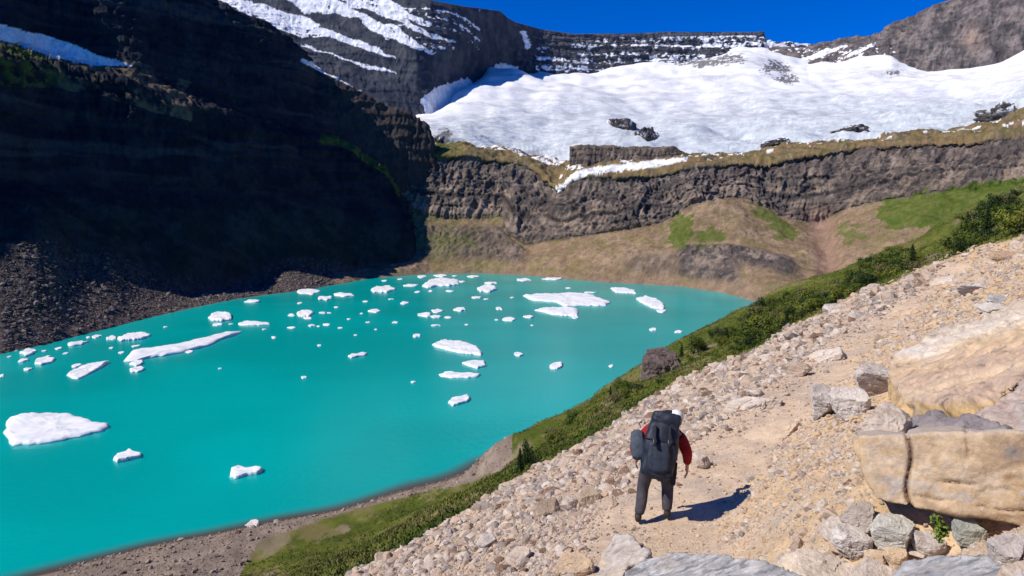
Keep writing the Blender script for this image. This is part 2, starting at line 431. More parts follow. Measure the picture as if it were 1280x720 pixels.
dd = fbm(G / 110, 3) * 11 + ridged(np.stack([G[..., 0] / 160, G[..., 1] / 60, G[..., 2] / 40], -1), 3) * 3 * sm(3.6, 2.6, t_) + lowi * (cre * 2.2 + fbm(G / np.array([24, 12, 8]), 3) * 1.6) + (1 - lowi) * fbm(G / np.array([60, 30, 20]), 4) * 1.2
knob = np.exp(-(((u0 - 930) / 40) ** 2 + ((v0 - 85) / 16) ** 2)) * 14
dd = dd + knob
G = G + nm * dd[..., None]
u_, v_ = proj(G)
n1 = fbm(G / 20, 4, .6); n2 = fbm(G / 7, 3, .6)
c = mix((.73, .74, .76), (.46, .49, .53), sm(2.9, 1.0, t_ + .35 * n1) * (.55 + .45 * sm(-.4, .5, n1 + .5 * n2)))
lay = fbm(np.stack([G[..., 0] / 260, G[..., 1] / 60, (G[..., 2] + 5 * n1) / 9], -1), 4, .6)
c = mix(c, (.50, .50, .51), sm(.0, .5, lay) * .6 * sm(4.0, 3.2, t_))
c = mix(c, (.30, .33, .36), sm(.25, .6, ridged(G * np.array([1 / 30, 1 / 9, 1 / 6]), 3, .6) - .55) * .6 * sm(3.0, 1.4, t_))
c = mix(c, (.48, .55, .59), lowi * sm(.25, .7, cre - .4 + .4 * n2) * .5)
for pl in ([(965, 100), (985, 92), (1002, 98), (985, 106)],
           [(948, 88), (965, 76), (990, 84), (985, 92)], [(835, 79), (870, 74), (930, 68), (930, 78), (880, 84)], [(1100, 92), (1125, 86), (1125, 94)], [(540, 172), (556, 160), (566, 178), (548, 186)]):
    mk = soft_poly(G, u_, v_, pl, 8, 14) & (n2 + .8 * n1 > -.4)
    c = mix(c, mix((.07, .065, .065), (.16, .15, .14), sm(-.3, .4, n2)), mk * .9)
GL_G = G.copy()
o = np_mesh('glacier', G, grid_faces(*u_.shape), c, M_SNOW)
tag(o, kind='structure')

# ---- rock band poking out of the ice front
B_bot = [(712, 214, 818), (730, 213, 812), (764, 210, 812), (800, 208, 812), (840, 204, 812), (862, 198, 815)]
B_top = [(712, 186, 826), (725, 184, 824), (764, 184, 822), (800, 187, 820), (840, 188, 820), (862, 196, 818)]
us = np.linspace(712, 862, 170)
G, T = loft([dz(B_bot, -12, 4), B_bot, B_top, dz(B_top, 3, 22), dz(B_top, -25, 50)], [3, 30, 10, 6], us)
G = G + normals_grid(G) * (crag(G, .6) * 1.8)[..., None]
n1 = fbm(G / 10, 4, .6)
c = mix((.085, .07, .062), (.19, .15, .12), sm(-.5, .6, n1))
tag(np_mesh('rock_terrain', G, grid_faces(*G.shape[:2]), c, M_FAR), kind='structure')

# ---- snow-streaked mountain and headwall
H_bot = [(150, 60, 1000), (300, 40, 1000), (376, 90, 1000), (430, 120, 1010), (500, 150, 1030), (535, 150, 1050), (560, 142, 1130), (599, 112, 1310), (620, 98, 1400), (667, 100, 1440), (746, 100, 1470), (819, 86, 1485), (924, 74, 1485), (957, 72, 1470), (1011, 86, 1430), (1060, 90, 1420)]
H_mid = [(150, -40, 1100), (300, 0, 1100), (376, 30, 1100), (450, 45, 1090), (520, 62, 1080), (560, 60, 1120), (600, 55, 1260), (640, 60, 1420), (667, 70, 1470), (746, 72, 1500), (819, 62, 1510), (924, 54, 1510), (957, 62, 1490), (1011, 68, 1460), (1060, 75, 1440)]
H_top = [(150, -160, 1250), (300, -110, 1250), (420, -60, 1220), (500, -20, 1180), (537, 0, 1160), (580, 8, 1200), (605, 11, 1280), (626, 14, 1360), (634, 22, 1400), (645, 28, 1430), (674, 36, 1490), (719, 43, 1520), (764, 42, 1530), (850, 40, 1535), (954, 40, 1530), (957, 50, 1520), (966, 53, 1510), (1038, 56, 1490), (1060, 60, 1480)]
us = useries((150, 260, 30), (260, 1060, 800))
G, T = loft([dz(H_bot, -30, -10), H_bot, H_mid, H_top, dz(H_top, -120, 160)], [4, 80, 80, 6], us)
u0, v0 = proj(G); nm = normals_grid(G); t_ = T[:, None] + 0 * u0
hw = sm(640, 720, u0)
bedz = (G[..., 2] + 8 * fbm(G / 120, 2)) - .0
stp = fbm(np.stack([G[..., 0] / 300, G[..., 1] / 300, bedz / 14], -1), 3, .6)
dd = (crag(G, 1.3) * 4.0) * (1 - .4 * hw) * np.where(u0 < 640, .4, 1) + hw * stp * 6
G = G + nm * (dd * np.clip((3.0 - T[:, None]) / .1, .25, 1))[..., None]
u_, v_ = proj(G)
n1 = fbm(G / 30, 4, .6); n2 = fbm(G / 9, 4, .6)
c = mix((.048, .055, .072), (.085, .088, .10), sm(-.5, .6, n1))
c = mix(c, (.15, .13, .13), hw * sm(-.2, .5, n2) * .6)
# bedding snow: lies where the wall steps back
lowst = fbm(np.stack([G[..., 0] / 420, G[..., 1] / 420, (G[..., 2] + 6 * fbm(G / 90, 2)) / 11], -1) + 5.5, 2, .5)
sn = (hw > .3) & (.8 * lowst + .75 * n2 + .35 * n1 + .25 * hw * sm(740, 900, u_) > .34)
sn &= ~(v_ < np.interp(u_, [640, 700, 760, 954, 1060], [60, 58, 47, 44, 50]))
for ln, hf in (([(262, -14), (300, 6), (340, 20), (380, 33), (420, 44), (460, 58), (495, 75)], [8, 11, 9, 11, 6, 3, 1]),
               ([(330, -30), (380, 4), (420, 8), (450, 20), (480, 38), (520, 56), (541, 61)], [14, 9, 10, 6, 8, 7, 1]),
               ([(400, -28), (440, -6), (480, 6), (510, 18), (540, 30)], [13, 14, 11, 6, 1]),
               ([(376, 56), (400, 62), (430, 71), (465, 83), (496, 93)], [.8, 1, 1.6, 2.6, .6]),
               ([(470, 14), (510, 30), (545, 44), (570, 52)], [2, 3, 3, 1]),
               ([(455, 26), (490, 46), (520, 58), (545, 64)], [.5, 1, 1.5, .5])):
    sn |= stripe(G, u_, v_, ln, hf, 5, 55) & (n2 + .4 * n1 > -.75)
sn |= ((u_ > 470) & (u_ < 600) & (v_ < 62) & (v_ > 2) & (lowst + .5 * n2 > .55))
sn |= soft_poly(G, u_, v_, [(612, 88), (625, 78), (648, 84), (640, 98), (615, 104)], 4, 14)
sn |= soft_poly(G, u_, v_, [(525, 128), (545, 108), (585, 98), (600, 112), (560, 150), (540, 150)], 4, 18)
sn |= stripe(G, u_, v_, [(960, 88), (985, 70), (1020, 62), (1060, 54)], [3, 4, 4, 3], 2)
sn |= soft_poly(G, u_, v_, [(650, 40), (656, 38), (664, 60), (658, 62)], 2, 14)
c = mix(c, (.8, .81, .84), sn.astype(float))
o = np_mesh('mountain_headwall', G, grid_faces(*u_.shape), c, M_FAR)
tag(o, kind='structure')

# ---- bare grey peak on the far side of the glacier
E_bot = [(940, 84, 1420), (1000, 90, 1400), (1011, 88, 1370), (1085, 80, 1320), (1115, 76, 1300), (1124, 86, 1270), (1159, 94, 1235), (1203, 95, 1195), (1236, 87, 1170), (1280, 75, 1150), (1500, 0, 1060), (1900, -180, 880)]
E_mid = [(940, 80, 1440), (1011, 70, 1420), (1085, 58, 1350), (1124, 52, 1305), (1159, 45, 1270), (1203, 40, 1235), (1280, 10, 1185), (1500, -80, 1100), (1900, -300, 920)]
E_top = [(940, 76, 1470), (966, 58, 1470), (1000, 60, 1465), (1038, 56, 1450), (1068, 52, 1420), (1102, 43, 1390), (1120, 34, 1370), (1142, 22, 1350), (1155, 14, 1340), (1169, 6, 1330), (1185, 1, 1320), (1196, -4, 1310), (1230, -30, 1290), (1280, -60, 1260), (1500, -200, 1180), (1900, -500, 1000)]
us = useries((940, 1300, 360), (1300, 1900, 60))
G, T = loft([dz(E_bot, -30, -5), E_bot, E_mid, E_top, dz(E_top, -150, 140)], [4, 70, 80, 6], us)
u0, v0 = proj(G); nm = normals_grid(G)
fl = ridged(G * np.array([1 / 60, 1 / 60, 1 / 300]), 3, .5)
dd = fl * 6 * .7 + crag(G, 1.5) * 4.0
G = G + nm * (dd * np.clip((3.0 - T[:, None]) / .12, .2, 1) * sm(945, 1060, u0))[..., None]
u_, v_ = proj(G)
n1 = fbm(G / 25, 4, .6); n2 = fbm(G / 8, 3, .6)
c = mix((.10, .088, .09), (.20, .17, .16), sm(-.5, .6, n1 + .4 * n2))
c = mix(c, (.06, .055, .06), sm(.0, .5, fbm(G * np.array([1 / 16, 1 / 16, 1 / 140]), 4, .6)) * .7)
c = mix(c, (.33, .24, .19), np.exp(-(((u_ - 1215) / 12) ** 2 + ((v_ - 48) / 14) ** 2)) * .7)
sn = stripe(G, u_, v_, [(985, 86), (1010, 72), (1035, 64), (1060, 56)], [3, 3, 4, 1], 2) | stripe(G, u_, v_, [(1055, 72), (1075, 62), (1095, 54)], [1, 3, 1], 2)
sn |= (v_ > 60) & (u_ < 1120) & (fbm(G / 12, 3) > .42)
c = mix(c, (.8, .81, .84), sn.astype(float))
o = np_mesh('mountain_peak', G, grid_faces(*u_.shape), c, M_FAR)
tag(o, kind='structure')

# ================================================================ NEAR HILLSIDE: one height field
def plane0(x, y):
    return -2.15 + .4646 * x - .3306 * y


EDGE = np.array([(300, 790, 22), (454, 712, 24), (511, 685, 26), (561, 651, 28), (608, 624, 31), (638, 604, 33), (689, 577, 39), (739, 547, 45), (790, 514, 55), (850, 477, 64), (934, 442, 72), (984, 411, 80), (1025, 391, 86), (1082, 364, 88), (1129, 344, 85), (1162, 334, 80), (1220, 310, 68), (1280, 295, 58), (1400, 262, 48)], float)
BEDGE = np.array([(658, 584, 112), (700, 533, 108), (730, 512, 109), (760, 498, 110), (800, 486, 115), (830, 476, 118), (860, 446, 126), (890, 428, 130), (935, 396, 140), (1000, 366, 150), (1080, 333, 155), (1150, 312, 155), (1200, 290, 150), (1250, 256, 145), (1290, 236, 140), (1400, 180, 140)], float)
NSHORE = [(-160, 775), (60, 715), (130, 697), (200, 680), (270, 667), (330, 654), (420, 638), (520, 609), (600, 581), (645, 565)]
ctrl = []
for x in (-8, -3, 2, 7, 13, 20):
    for y in (-6, 0, 6, 12, 18):
        ctrl.append((x, y, plane0(x, y)))
for u, v, Y in EDGE: ctrl.append(tuple(P(u, v, Y)))
for u, v, Y in BEDGE:
    p = P(u, v, Y); ctrl.append(tuple(p))
    dv = p[:2] / np.linalg.norm(p[:2])
    dr = np.array([-.45, .9])
    ctrl.append((p[0] + 30 * dr[0], p[1] + 30 * dr[1], p[2] - 14)); ctrl.append((p[0] + 75 * dr[0], p[1] + 75 * dr[1], min(p[2] - 42, -58)))
for u, v in NSHORE:
    Y = float(lakeY(u, v)); p = P(u, v, Y); ctrl.append(tuple(p))
    d = np.array([-.55, .83]); ctrl.append((p[0] + 9 * d[0], p[1] + 9 * d[1], -62.6)); ctrl.append((p[0] - 9 * d[0], p[1] - 9 * d[1], -57.6)); ctrl.append((p[0] + 40 * d[0], p[1] + 40 * d[1], -67))
for u, v, Y in ((330, 690, 112), (450, 690, 104), (450, 655, 122), (600, 622, 112), (550, 630, 116), (400, 700, 103), (620, 606, 122)):
    ctrl.append(tuple(P(u, v, Y)))
ctrl += [(xx_, yy_, -78) for yy_ in range(170, 420, 45) for xx_ in range(-260, 160, 45) if yy_ > 200 + .9 * xx_ + (60 if xx_ > -20 else 0) and yy_ > 175 + .25 * xx_]
ctrl += [(-200, 150, -80), (-100, 260, -80), (0, 300, -80), (-300, 50, -80), (-60, 40, -42), (300, 420, -70), (160, 330, -66)]
ctrl = np.array(ctrl)
Sx = 50.


def _ker(r2):
    return .5 * r2 * np.log(r2 + 1e-12)


def _fit(c):
    X = c[:, :2] / Sx; n = len(X)
    K = _ker(((X[:, None] - X[None]) ** 2).sum(-1)) + 3e-4 * np.eye(n)
    Q = np.c_[np.ones(n), X]
    A = np.block([[K, Q], [Q.T, np.zeros((3, 3))]])
    return np.linalg.solve(A, np.r_[c[:, 2], 0, 0, 0]), X


TPW, TPX = _fit(ctrl)


def tps(x, y):
    x = np.asarray(x, float); sh = x.shape; q = np.stack([x.ravel(), np.asarray(y, float).ravel()], -1) / Sx
    out = np.empty(len(q))
    for s in range(0, len(q), 40000):
        qq = q[s:s + 40000]
        k = _ker(((qq[:, None] - TPX[None]) ** 2).sum(-1))
        out[s:s + 40000] = k @ TPW[:-3] + TPW[-3] + qq @ TPW[-2:]
    return out.reshape(sh)


TRAIL = np.array([(.7, 1.5), (1.0, 4), (1.35, 6.5), (2.05, 9.6), (3.9, 12.6), (7.3, 17.4), (13.5, 26), (23, 39), (38, 58)], float)


def trail_near(x, y):
    x = np.asarray(x, float); y = np.asarray(y, float)
    best = np.full(x.shape, 1e9); bx = np.zeros(x.shape); by = np.zeros(x.shape)
    for a, b in zip(TRAIL[:-1], TRAIL[1:]):
        d = b - a; t = np.clip(((x - a[0]) * d[0] + (y - a[1]) * d[1]) / (d @ d), 0, 1)
        px = a[0] + t * d[0]; py = a[1] + t * d[1]; r = np.hypot(x - px, y - py)
        m = r < best; best = np.where(m, r, best); bx = np.where(m, px, bx); by = np.where(m, py, by)
    return best, bx, by


def ground(x, y, detail=True):
    x = np.asarray(x, float); y = np.asarray(y, float)
    z = tps(x, y)
    r, bx, by = trail_near(x, y)
    w = np.clip(1 - sm(.7, 1.9, r), 0, 1)
    flat = tps(bx, by) + .10 * (x - bx) * .9 - .12
    z = z * (1 - .8 * w) + flat * .8 * w
    z = z - .55 * np.exp(-((x - 3.6) / 1.2) ** 2 - ((y - 5.0) / .45) ** 2)
    if detail:
        p = np.stack([x, y, 0 * x], -1)
        far = sm(15, 70, y)
        z = z + (1 - .65 * w) * (fbm(p / 2.4, 3) * .13 * (1 - far) + fbm(p / .5, 3) * .035 * (1 - far)) + far * (fbm(p / 9, 4, .55) * .8) * (.12 + .88 * sm(.8, 5, np.abs(z + 60)))
    return z


# polar-ish grid, fine near the camera
ucol = useries((-900, -100, 50), (-100, 1380, 700), (1380, 2400, 60))
yrow = np.unique(np.concatenate([np.exp(np.linspace(math.log(1.0), math.log(24), 330)), np.exp(np.linspace(math.log(24), math.log(420), 330))]))
rx = (ucol - 640) / F
X = yrow[:, None] * rx[None]; Yg = yrow[:, None] + 0 * X
Z = ground(X, Yg)
HG = np.stack([X, Yg, Z], -1)
u_, v_ = proj(HG)


def gravel_mask(x, y, z):
    """1 on the bare stony slope, 0 on the grass below its edge"""
    p = np.stack([x, y, z], -1); u, v = proj(p)
    e = np.interp(u, EDGE[:, 0], EDGE[:, 1]); eY = np.interp(u, EDGE[:, 0], EDGE[:, 2])
    n = fbm(p / 6, 4, .6)
    return sm(-3, 3, v - e + 6 * n) * (1 - sm(1.02, 1.12, y / eY + .05 * n))


def beach_mask(x, y, z):
    p = np.stack([x, y, z], -1); n = fbm(p / 8, 3, .6); u, v = proj(p)
    lim = np.interp(u, [0, 285, 300, 318, 326, 360, 400, 450, 520, 590, 620, 640, 652], [900, 900, 716, 692, 676, 662, 650, 637, 618, 602, 592, 574, -900])
    return sm(lim + 2.5, lim - 2.5, v + 5 * n)


gm = gravel_mask(X, Yg, Z); bm_ = beach_mask(X, Yg, Z)
tr, _, _ = trail_near(X, Yg)
n1 = fbm(HG / 3.1, 4, .6); n2 = fbm(HG / .7, 3, .6); nb = fbm(HG / 14, 4, .6)
up = sm(-2.5, 2.5, (X - np.interp(Yg, TRAIL[:, 1], TRAIL[:, 0])))          # uphill side of the path
soil = mix((.39, .295, .215), (.47, .355, .25), sm(-.5, .5, n1))
tanc = mix((.53, .375, .22), (.56, .44, .31), sm(-.4, .5, n1 + .4 * n2))
cg = mix(soil, tanc, up)
cg = mix(cg, (.60, .41, .22), up * sm(.0, .6, fbm(HG / 4.2 + 3, 3)) * .6)
cg = mix(cg, (.57, .435, .31), (1 - sm(.6, 1.5, tr + .5 * n1)) * .9)
cg = mix(cg, (.30, .27, .25), sm(.1, .7, n2 + n1) * .35)
grs = mix((.062, .082, .012), (.115, .125, .022), sm(-.5, .5, nb + .5 * n1))
grs = mix(grs, (.17, .14, .06), sm(.1, .6, fbm(HG / 5 + 9, 4, .6) + .3 * nb) * .75)
grs = mix(grs, (.22, .17, .12), sm(.35, .6, fbm(HG / 11 + 29, 4, .6)) * .7)
c = mix(grs, cg, gm)
bch = mix((.19, .145, .115), (.27, .21, .165), sm(-.5, .5, n1 + nb * .5))
bch = mix(bch, (.075, .045, .038), sm(-59.35, -59.9, Z + .3 * nb))
c = mix(c, bch, bm_ * (1 - gm))
zz = np.minimum(np.minimum(Z[:-1, :-1], Z[1:, :-1]), np.minimum(Z[:-1, 1:], Z[1:, 1:]))
o = np_mesh('hillside_terrain', HG, grid_faces(*X.shape, keep=zz > -72), c, M_HILL)
tag(o, kind='structure')

# ================================================================ LAKE
lr = np.exp(np.linspace(math.log(90), math.log(900), 260)); lu = np.linspace(-900, 1500, 420)
LX = lr[:, None] * ((lu - 640) / F)[None]; LY = lr[:, None] + 0 * LX
bed = ground(LX, LY, False)
dep = np.clip(LAKE - bed, 0, 10)
dep = np.where(LY > 260, 10, dep)
deep = np.array((.0, .325, .315))
nl = fbm(np.stack([LX / 90, LY / 90, 0 * LX], -1), 3)
lc = mix(deep * .93, deep * 1.07, sm(-.5, .5, nl + .4 * fbm(np.stack([LX / 300, LY / 40, 0 * LX + 3], -1), 3)))
lc = mix((.07, .055, .045), lc, sm(-.05, 1.5, dep))
m, nt, b = new_mat('glacial_water')
at = nt.nodes.new('ShaderNodeAttribute'); at.attribute_name = 'Col'; nt.links.new(at.outputs['Color'], b.inputs['Base Color'])
tc = nt.nodes.new('ShaderNodeNewGeometry'); nz = nt.nodes.new('ShaderNodeTexNoise'); nz.inputs['Scale'].default_value = .5; nz.inputs['Detail'].default_value = 4
nt.links.new(tc.outputs['Position'], nz.inputs['Vector'])
bp = nt.nodes.new('ShaderNodeBump'); bp.inputs['Strength'].default_value = .35; bp.inputs['Distance'].default_value = .3
nt.links.new(nz.outputs['Fac'], bp.inputs['Height']); nt.links.new(bp.outputs[0], b.inputs['Normal'])
b.inputs['Roughness'].default_value = .22; b.inputs['Specular IOR Level'].default_value = .28; b.inputs['IOR'].default_value = 1.33
o = np_mesh('lake_water', np.stack([LX, LY, LAKE + 0 * LX], -1), grid_faces(*LX.shape), lc, m)
tag(o, kind='structure')

# ================================================================ ICE FLOES
def floe_mesh(poly_w, h, seed):
    """closed floating slab from a world outline: rough top, bevelled rim, keel below the water"""
    poly = np.array(poly_w); n = len(poly); cen = poly.mean(0)
    rings = [(1.0, -.5), (1.02, 0.0), (1.0, .4 * h), (.96, .85 * h), (.88, h), (.76, h), (.64, h), (.52, h), (.40, h), (.28, h), (.16, h), (.0, h)]
    V = []; r = np.random.default_rng(seed)
    for k, (s, z) in enumerate(rings[:-1]):
        q = cen + (poly - cen) * s
        pz = np.full(n, z)
        if k >= 2:
            pz = pz + h * .5 * fbm(np.c_[q * .12, np.full(n, seed * 3.7)], 3, .5) * min(1, (k - 1) / 2) + h * .16 * ridged(np.c_[q * .16, np.full(n, seed * 3.7)], 2, .5) * min(1, (k - 1) / 2)
        V.append(np.c_[q, np.maximum(pz, .1 * h) if k >= 2 else pz])
    V = np.concatenate(V + [np.array([[cen[0], cen[1], h]])])
    F_ = []
    m = len(rings) - 1
    for k in range(m - 1):
        for i in range(n):
            j = (i + 1) % n
            F_.append((k * n + i, k * n + j, (k + 1) * n + j)); F_.append((k * n + i, (k + 1) * n + j, (k + 1) * n + i))
    for i in range(n): F_.append(((m - 1) * n + i, (m - 1) * n + (i + 1) % n, m * n))
    V[:, 2] += 0
    return V - np.array([cen[0], cen[1], 0]), np.array(F_), cen


def floe(outline, h, label, group, seed, n=40, rough=.14):
    o = np.array(outline, float)
    # dense resample of the outline, projected on to the water
    L = np.r_[0, np.cumsum(np.hypot(*np.diff(np.r_[o, o[:1]], axis=0).T))]
    t = np.linspace(0, L[-1], n, endpoint=False)
    oo = np.r_[o, o[:1]]
    uu = np.interp(t, L, oo[:, 0]); vv = np.interp(t, L, oo[:, 1])
    Y = lakeY(uu, vv); pw = P(uu, vv, Y)[:, :2]
    # wiggle
    cen = pw.mean(0); a = np.arange(n) / n * 2 * math.pi
    wv = 1 + rough * fbm(np.c_[np.cos(a) * 2.2, np.sin(a) * 2.2, np.full(n, seed * 1.37)], 3, .7) + .09 * fbm(np.c_[np.cos(a) * 9, np.sin(a) * 9, np.full(n, seed * 2.37)], 3, .7)
    pw = cen + (pw - cen) * wv[:, None]
    if np.sum(pw[:, 0] * np.roll(pw[:, 1], -1) - np.roll(pw[:, 0], -1) * pw[:, 1]) < 0: pw = pw[::-1]
    h = h * .72; V, Fc, cen = floe_mesh(pw, h, seed)
    nn = fbm(np.c_[V[:, :2] * .35, V[:, 2] + seed], 3)
    c = mix((.82, .82, .84), (.62, .68, .72), sm(.0, .5, nn))
    c = mix(c, (.45, .44, .44), sm(.35, .6, fbm(np.c_[V[:, :2] * .9, V[:, 2] + seed * 1.9], 3)) * .5)
    c = mix((.25, .58, .62), c, sm(-.1, .12 * h + .05, V[:, 2]))
    ob = np_mesh('ice_floe', V, Fc, c, M_ICE, smooth=True)
    ob.location = (cen[0], cen[1], LAKE)
    tag(ob, label, 'ice floe', group)
    return ob


def ell(u, v, w_, h_, seed, tilt=0.):
    r = np.random.default_rng(seed); n = 14; a = np.arange(n) / n * 2 * math.pi
    rr = 1 + .22 * r.normal(size=n).clip(-1.3, 1.3)
    x = np.cos(a) * w_ / 2 * rr; y = np.sin(a) * h_ / 2 * rr
    return np.c_[u + x, v + y - tilt * x]


BIG = [
    ([(8, 527), (17, 522), (47, 519), (81, 517), (94, 522), (109, 526), (113, 531), (138, 533), (136, 538), (101, 546), (67, 553), (34, 556), (15, 557), (13, 550), (9, 542)], 1.3, 'largest near ice floe, stepped top and pointed end, nearest the left frame edge'),
    ([(156, 447), (163, 441), (185, 438), (212, 434), (245, 426), (268, 423), (285, 416), (299, 415), (292, 420), (278, 424), (262, 432), (232, 440), (205, 445), (185, 448), (170, 452), (158, 452)], 1.5, 'long narrow white ice floe like a bent strip off the dark moraine'),
    ([(84, 468), (92, 464), (100, 460), (115, 456), (136, 453), (128, 459), (112, 468), (98, 474), (88, 472)], 1.1, 'wedge-shaped ice floe with a pointed tip below the moraine shore, above the largest near floe'),
    ([(652, 370), (680, 368), (712, 367), (738, 369), (752, 374), (764, 379), (756, 383), (730, 382), (706, 384), (696, 378), (668, 376)], 1.6, 'widest ice floe of the far half, lying flat before the tan talus'),
    ([(668, 388), (690, 385), (714, 385), (724, 388), (721, 396), (704, 395), (688, 393)], 1.3, 'flat white ice floe just in front of the widest far floe'),
    ([(541, 430), (552, 427), (576, 427), (592, 433), (603, 441), (600, 445), (580, 443), (558, 438), (544, 434)], 1.3, 'smooth lens-shaped ice floe alone in the middle of the lake'),
    ([(795, 374), (806, 371), (820, 375), (831, 381), (830, 387), (815, 385), (802, 379)], 1.5, 'slanted ice floe near the dark cliff foot at the far right end'),
    ([(763, 361), (779, 360), (795, 364), (794, 367), (770, 366)], 1.2, 'thin ice floe closest to the rocky far right shore'),
    ([(528, 358), (536, 351), (552, 348), (572, 351), (574, 356), (560, 358), (545, 358), (534, 361)], 1.8, 'broken cluster-like ice floe with bumpy top close to the far shore'),
    ([(596, 361), (606, 357), (618, 358), (621, 362), (612, 366), (600, 365)], 1.5, 'humped ice floe right of the bumpy cluster near the far shore'),
    ([(148, 424), (160, 418), (178, 417), (189, 420), (180, 424), (162, 426), (150, 427)], 1.3, 'oval ice floe with a low tail lying above the bent strip floe'),
    ([(141, 576), (146, 570), (158, 567), (162, 563), (166, 567), (177, 568), (177, 572), (160, 576), (146, 579)], 1.0, 'small jagged ice floe just below the largest near floe'),
    ([(288, 597), (290, 588), (299, 585), (308, 588), (322, 585), (328, 588), (325, 593), (308, 595), (295, 599)], 1.1, 'dumbbell-shaped small ice floe nearest the gravel beach'),
    ([(561, 504), (565, 500), (584, 496), (588, 499), (584, 503), (566, 508)], 1.1, 'short bar-shaped ice floe nearest the green slope in mid lake'),
    ([(578, 455), (590, 452), (605, 452), (607, 458), (596, 461), (586, 458)], 1.0, 'ragged ice floe just below the lens-shaped floe'),
    ([(548, 469), (556, 466), (572, 467), (590, 467), (599, 469), (596, 472), (580, 473), (566, 473), (552, 471)], .9, 'row of three joined lumps forming one low ice floe in mid lake'),
    ([(260, 398), (268, 392), (280, 391), (290, 395), (289, 400), (276, 402), (264, 401)], 1.6, 'rounded dome ice floe above the tip of the bent strip floe'),
    ([(687, 459), (692, 455), (702, 454), (703, 459), (696, 462), (689, 462)], .9, 'compact round ice floe between the lens-shaped floe and the brown outcrop'),
    ([(463, 363), (470, 359), (488, 358), (494, 362), (484, 366), (468, 366)], 1.4, 'pale oval ice floe left of the bumpy cluster, off the shaded shore'),
    ([(297, 405), (306, 402), (320, 403), (336, 404), (338, 406), (322, 407), (300, 407)], 1.0, 'curved thin ice floe right of the dome floe'),
    ([(435, 446), (440, 443), (446, 444), (453, 441), (459, 442), (457, 445), (448, 446), (440, 448)], .8, 'pair of frozen lumps forming a small floe left of the lens-shaped floe'),
    ([(371, 392), (376, 389), (388, 389), (392, 392), (386, 396), (374, 396)], 1.3, 'small pinkish white mound of ice in the scattered bits off the brown scree'),
]
for k, (ol, h, lb) in enumerate(BIG): floe(ol, h, lb, 'ice floes on the lake', 100 + k, n=64, rough=.05)
SMALL = [(35, 441, 20, 8), (30, 451, 13, 4), (54, 453, 26, 9), (35, 462, 10, 4), (2, 470, 6, 4), (96, 430, 22, 6), (73, 436, 9, 3), (55, 439, 6, 2), (120, 421, 12, 4), (110, 422, 5, 3), (96, 458, 14, 4), (140, 423, 13, 6), (139, 435, 7, 3), (170, 433, 10, 3), (152, 441, 8, 3), (172, 455, 18, 8), (170, 463, 18, 7),
         (272, 406, 13, 4), (289, 405, 6, 2), (315, 377, 20, 4), (237, 440, 9, 4), (386, 365, 27, 7), (406, 373, 19, 6), (375, 379, 6, 3), (364, 394, 8, 4), (385, 398, 11, 3), (403, 391, 8, 3), (412, 391, 5, 2), (365, 410, 10, 3), (389, 407, 8, 3), (398, 408, 5, 2), (408, 406, 9, 3), (425, 410, 6, 2), (399, 432, 5, 3), (342, 422, 6, 3), (275, 461, 5, 2), (380, 472, 7, 4), (207, 409, 5, 2),
         (430, 369, 22, 5), (527, 346, 12, 4), (551, 345, 16, 3), (514, 357, 17, 4), (522, 365, 8, 3), (538, 364, 6, 3), (562, 364, 10, 3), (577, 352, 8, 3), (592, 346, 15, 3), (613, 354, 16, 3), (596, 372, 12, 3), (655, 350, 17, 4), (692, 349, 26, 4), (719, 397, 8, 4), (737, 366, 15, 2), (827, 389, 12, 4), (816, 412, 12, 4), (848, 415, 10, 4),
         (506, 379, 12, 4), (468, 389, 15, 5), (452, 392, 4, 2), (530, 394, 19, 5), (546, 389, 13, 5), (545, 396, 11, 4), (560, 397, 10, 3), (575, 387, 16, 5), (624, 386, 9, 4), (635, 399, 15, 6), (621, 400, 5, 2), (661, 396, 13, 4), (544, 407, 12, 2), (494, 403, 7, 3), (521, 420, 12, 4), (470, 412, 4, 2), (444, 419, 4, 2), (583, 406, 5, 2), (648, 443, 11, 5), (764, 458, 6, 4), (517, 478, 6, 3),
         (457, 377, 8, 2), (488, 374, 7, 2), (640, 372, 5, 2), (420, 384, 6, 2), (460, 403, 5, 2), (436, 399, 5, 2), (330, 412, 5, 2), (20, 438, 8, 2), (12, 446, 7, 2), (60, 446, 6, 2), (82, 442, 7, 2), (608, 374, 6, 2), (500, 349, 8, 2), (480, 351, 8, 2), (568, 345, 6, 2), (665, 407, 4, 2), (710, 360, 7, 2)]
for k, (u, v, w_, h_) in enumerate(SMALL):
    if v > 430 and u < 250 or u < 200: lb, g = 'small white ice piece drifting near the dark moraine shore at lake\'s left', 'ice pieces by the moraine'
    elif u < 450: lb, g = 'small white ice piece scattered off the brown scree shore beyond the bent strip floe', 'ice pieces off the brown scree'
    elif v < 380: lb, g = 'small white ice piece close under the far shore cliffs', 'ice pieces under the far shore'
    else: lb, g = 'small white ice piece drifting in the middle of the lake', 'ice pieces in mid lake'
    floe(ell(u, v, w_, max(h_ - .8, 1.4), 500 + k, .12 if u < 300 else 0), np.clip(w_ * .05, .35, 1.1), lb, g, 500 + k, n=22, rough=.1)

# ================================================================ ROCKS
def ico(sub):
    b = bmesh.new(); bmesh.ops.create_icosphere(b, subdivisions=sub, radius=1)
    V = np.array([v.co[:] for v in b.verts]); Fc = np.array([[v.index for v in f.verts] for f in b.faces]); b.free()
    return V, Fc


ICO1, ICO2, ICO4, ICO6 = ico(1), ico(2), ico(4), ico(6)


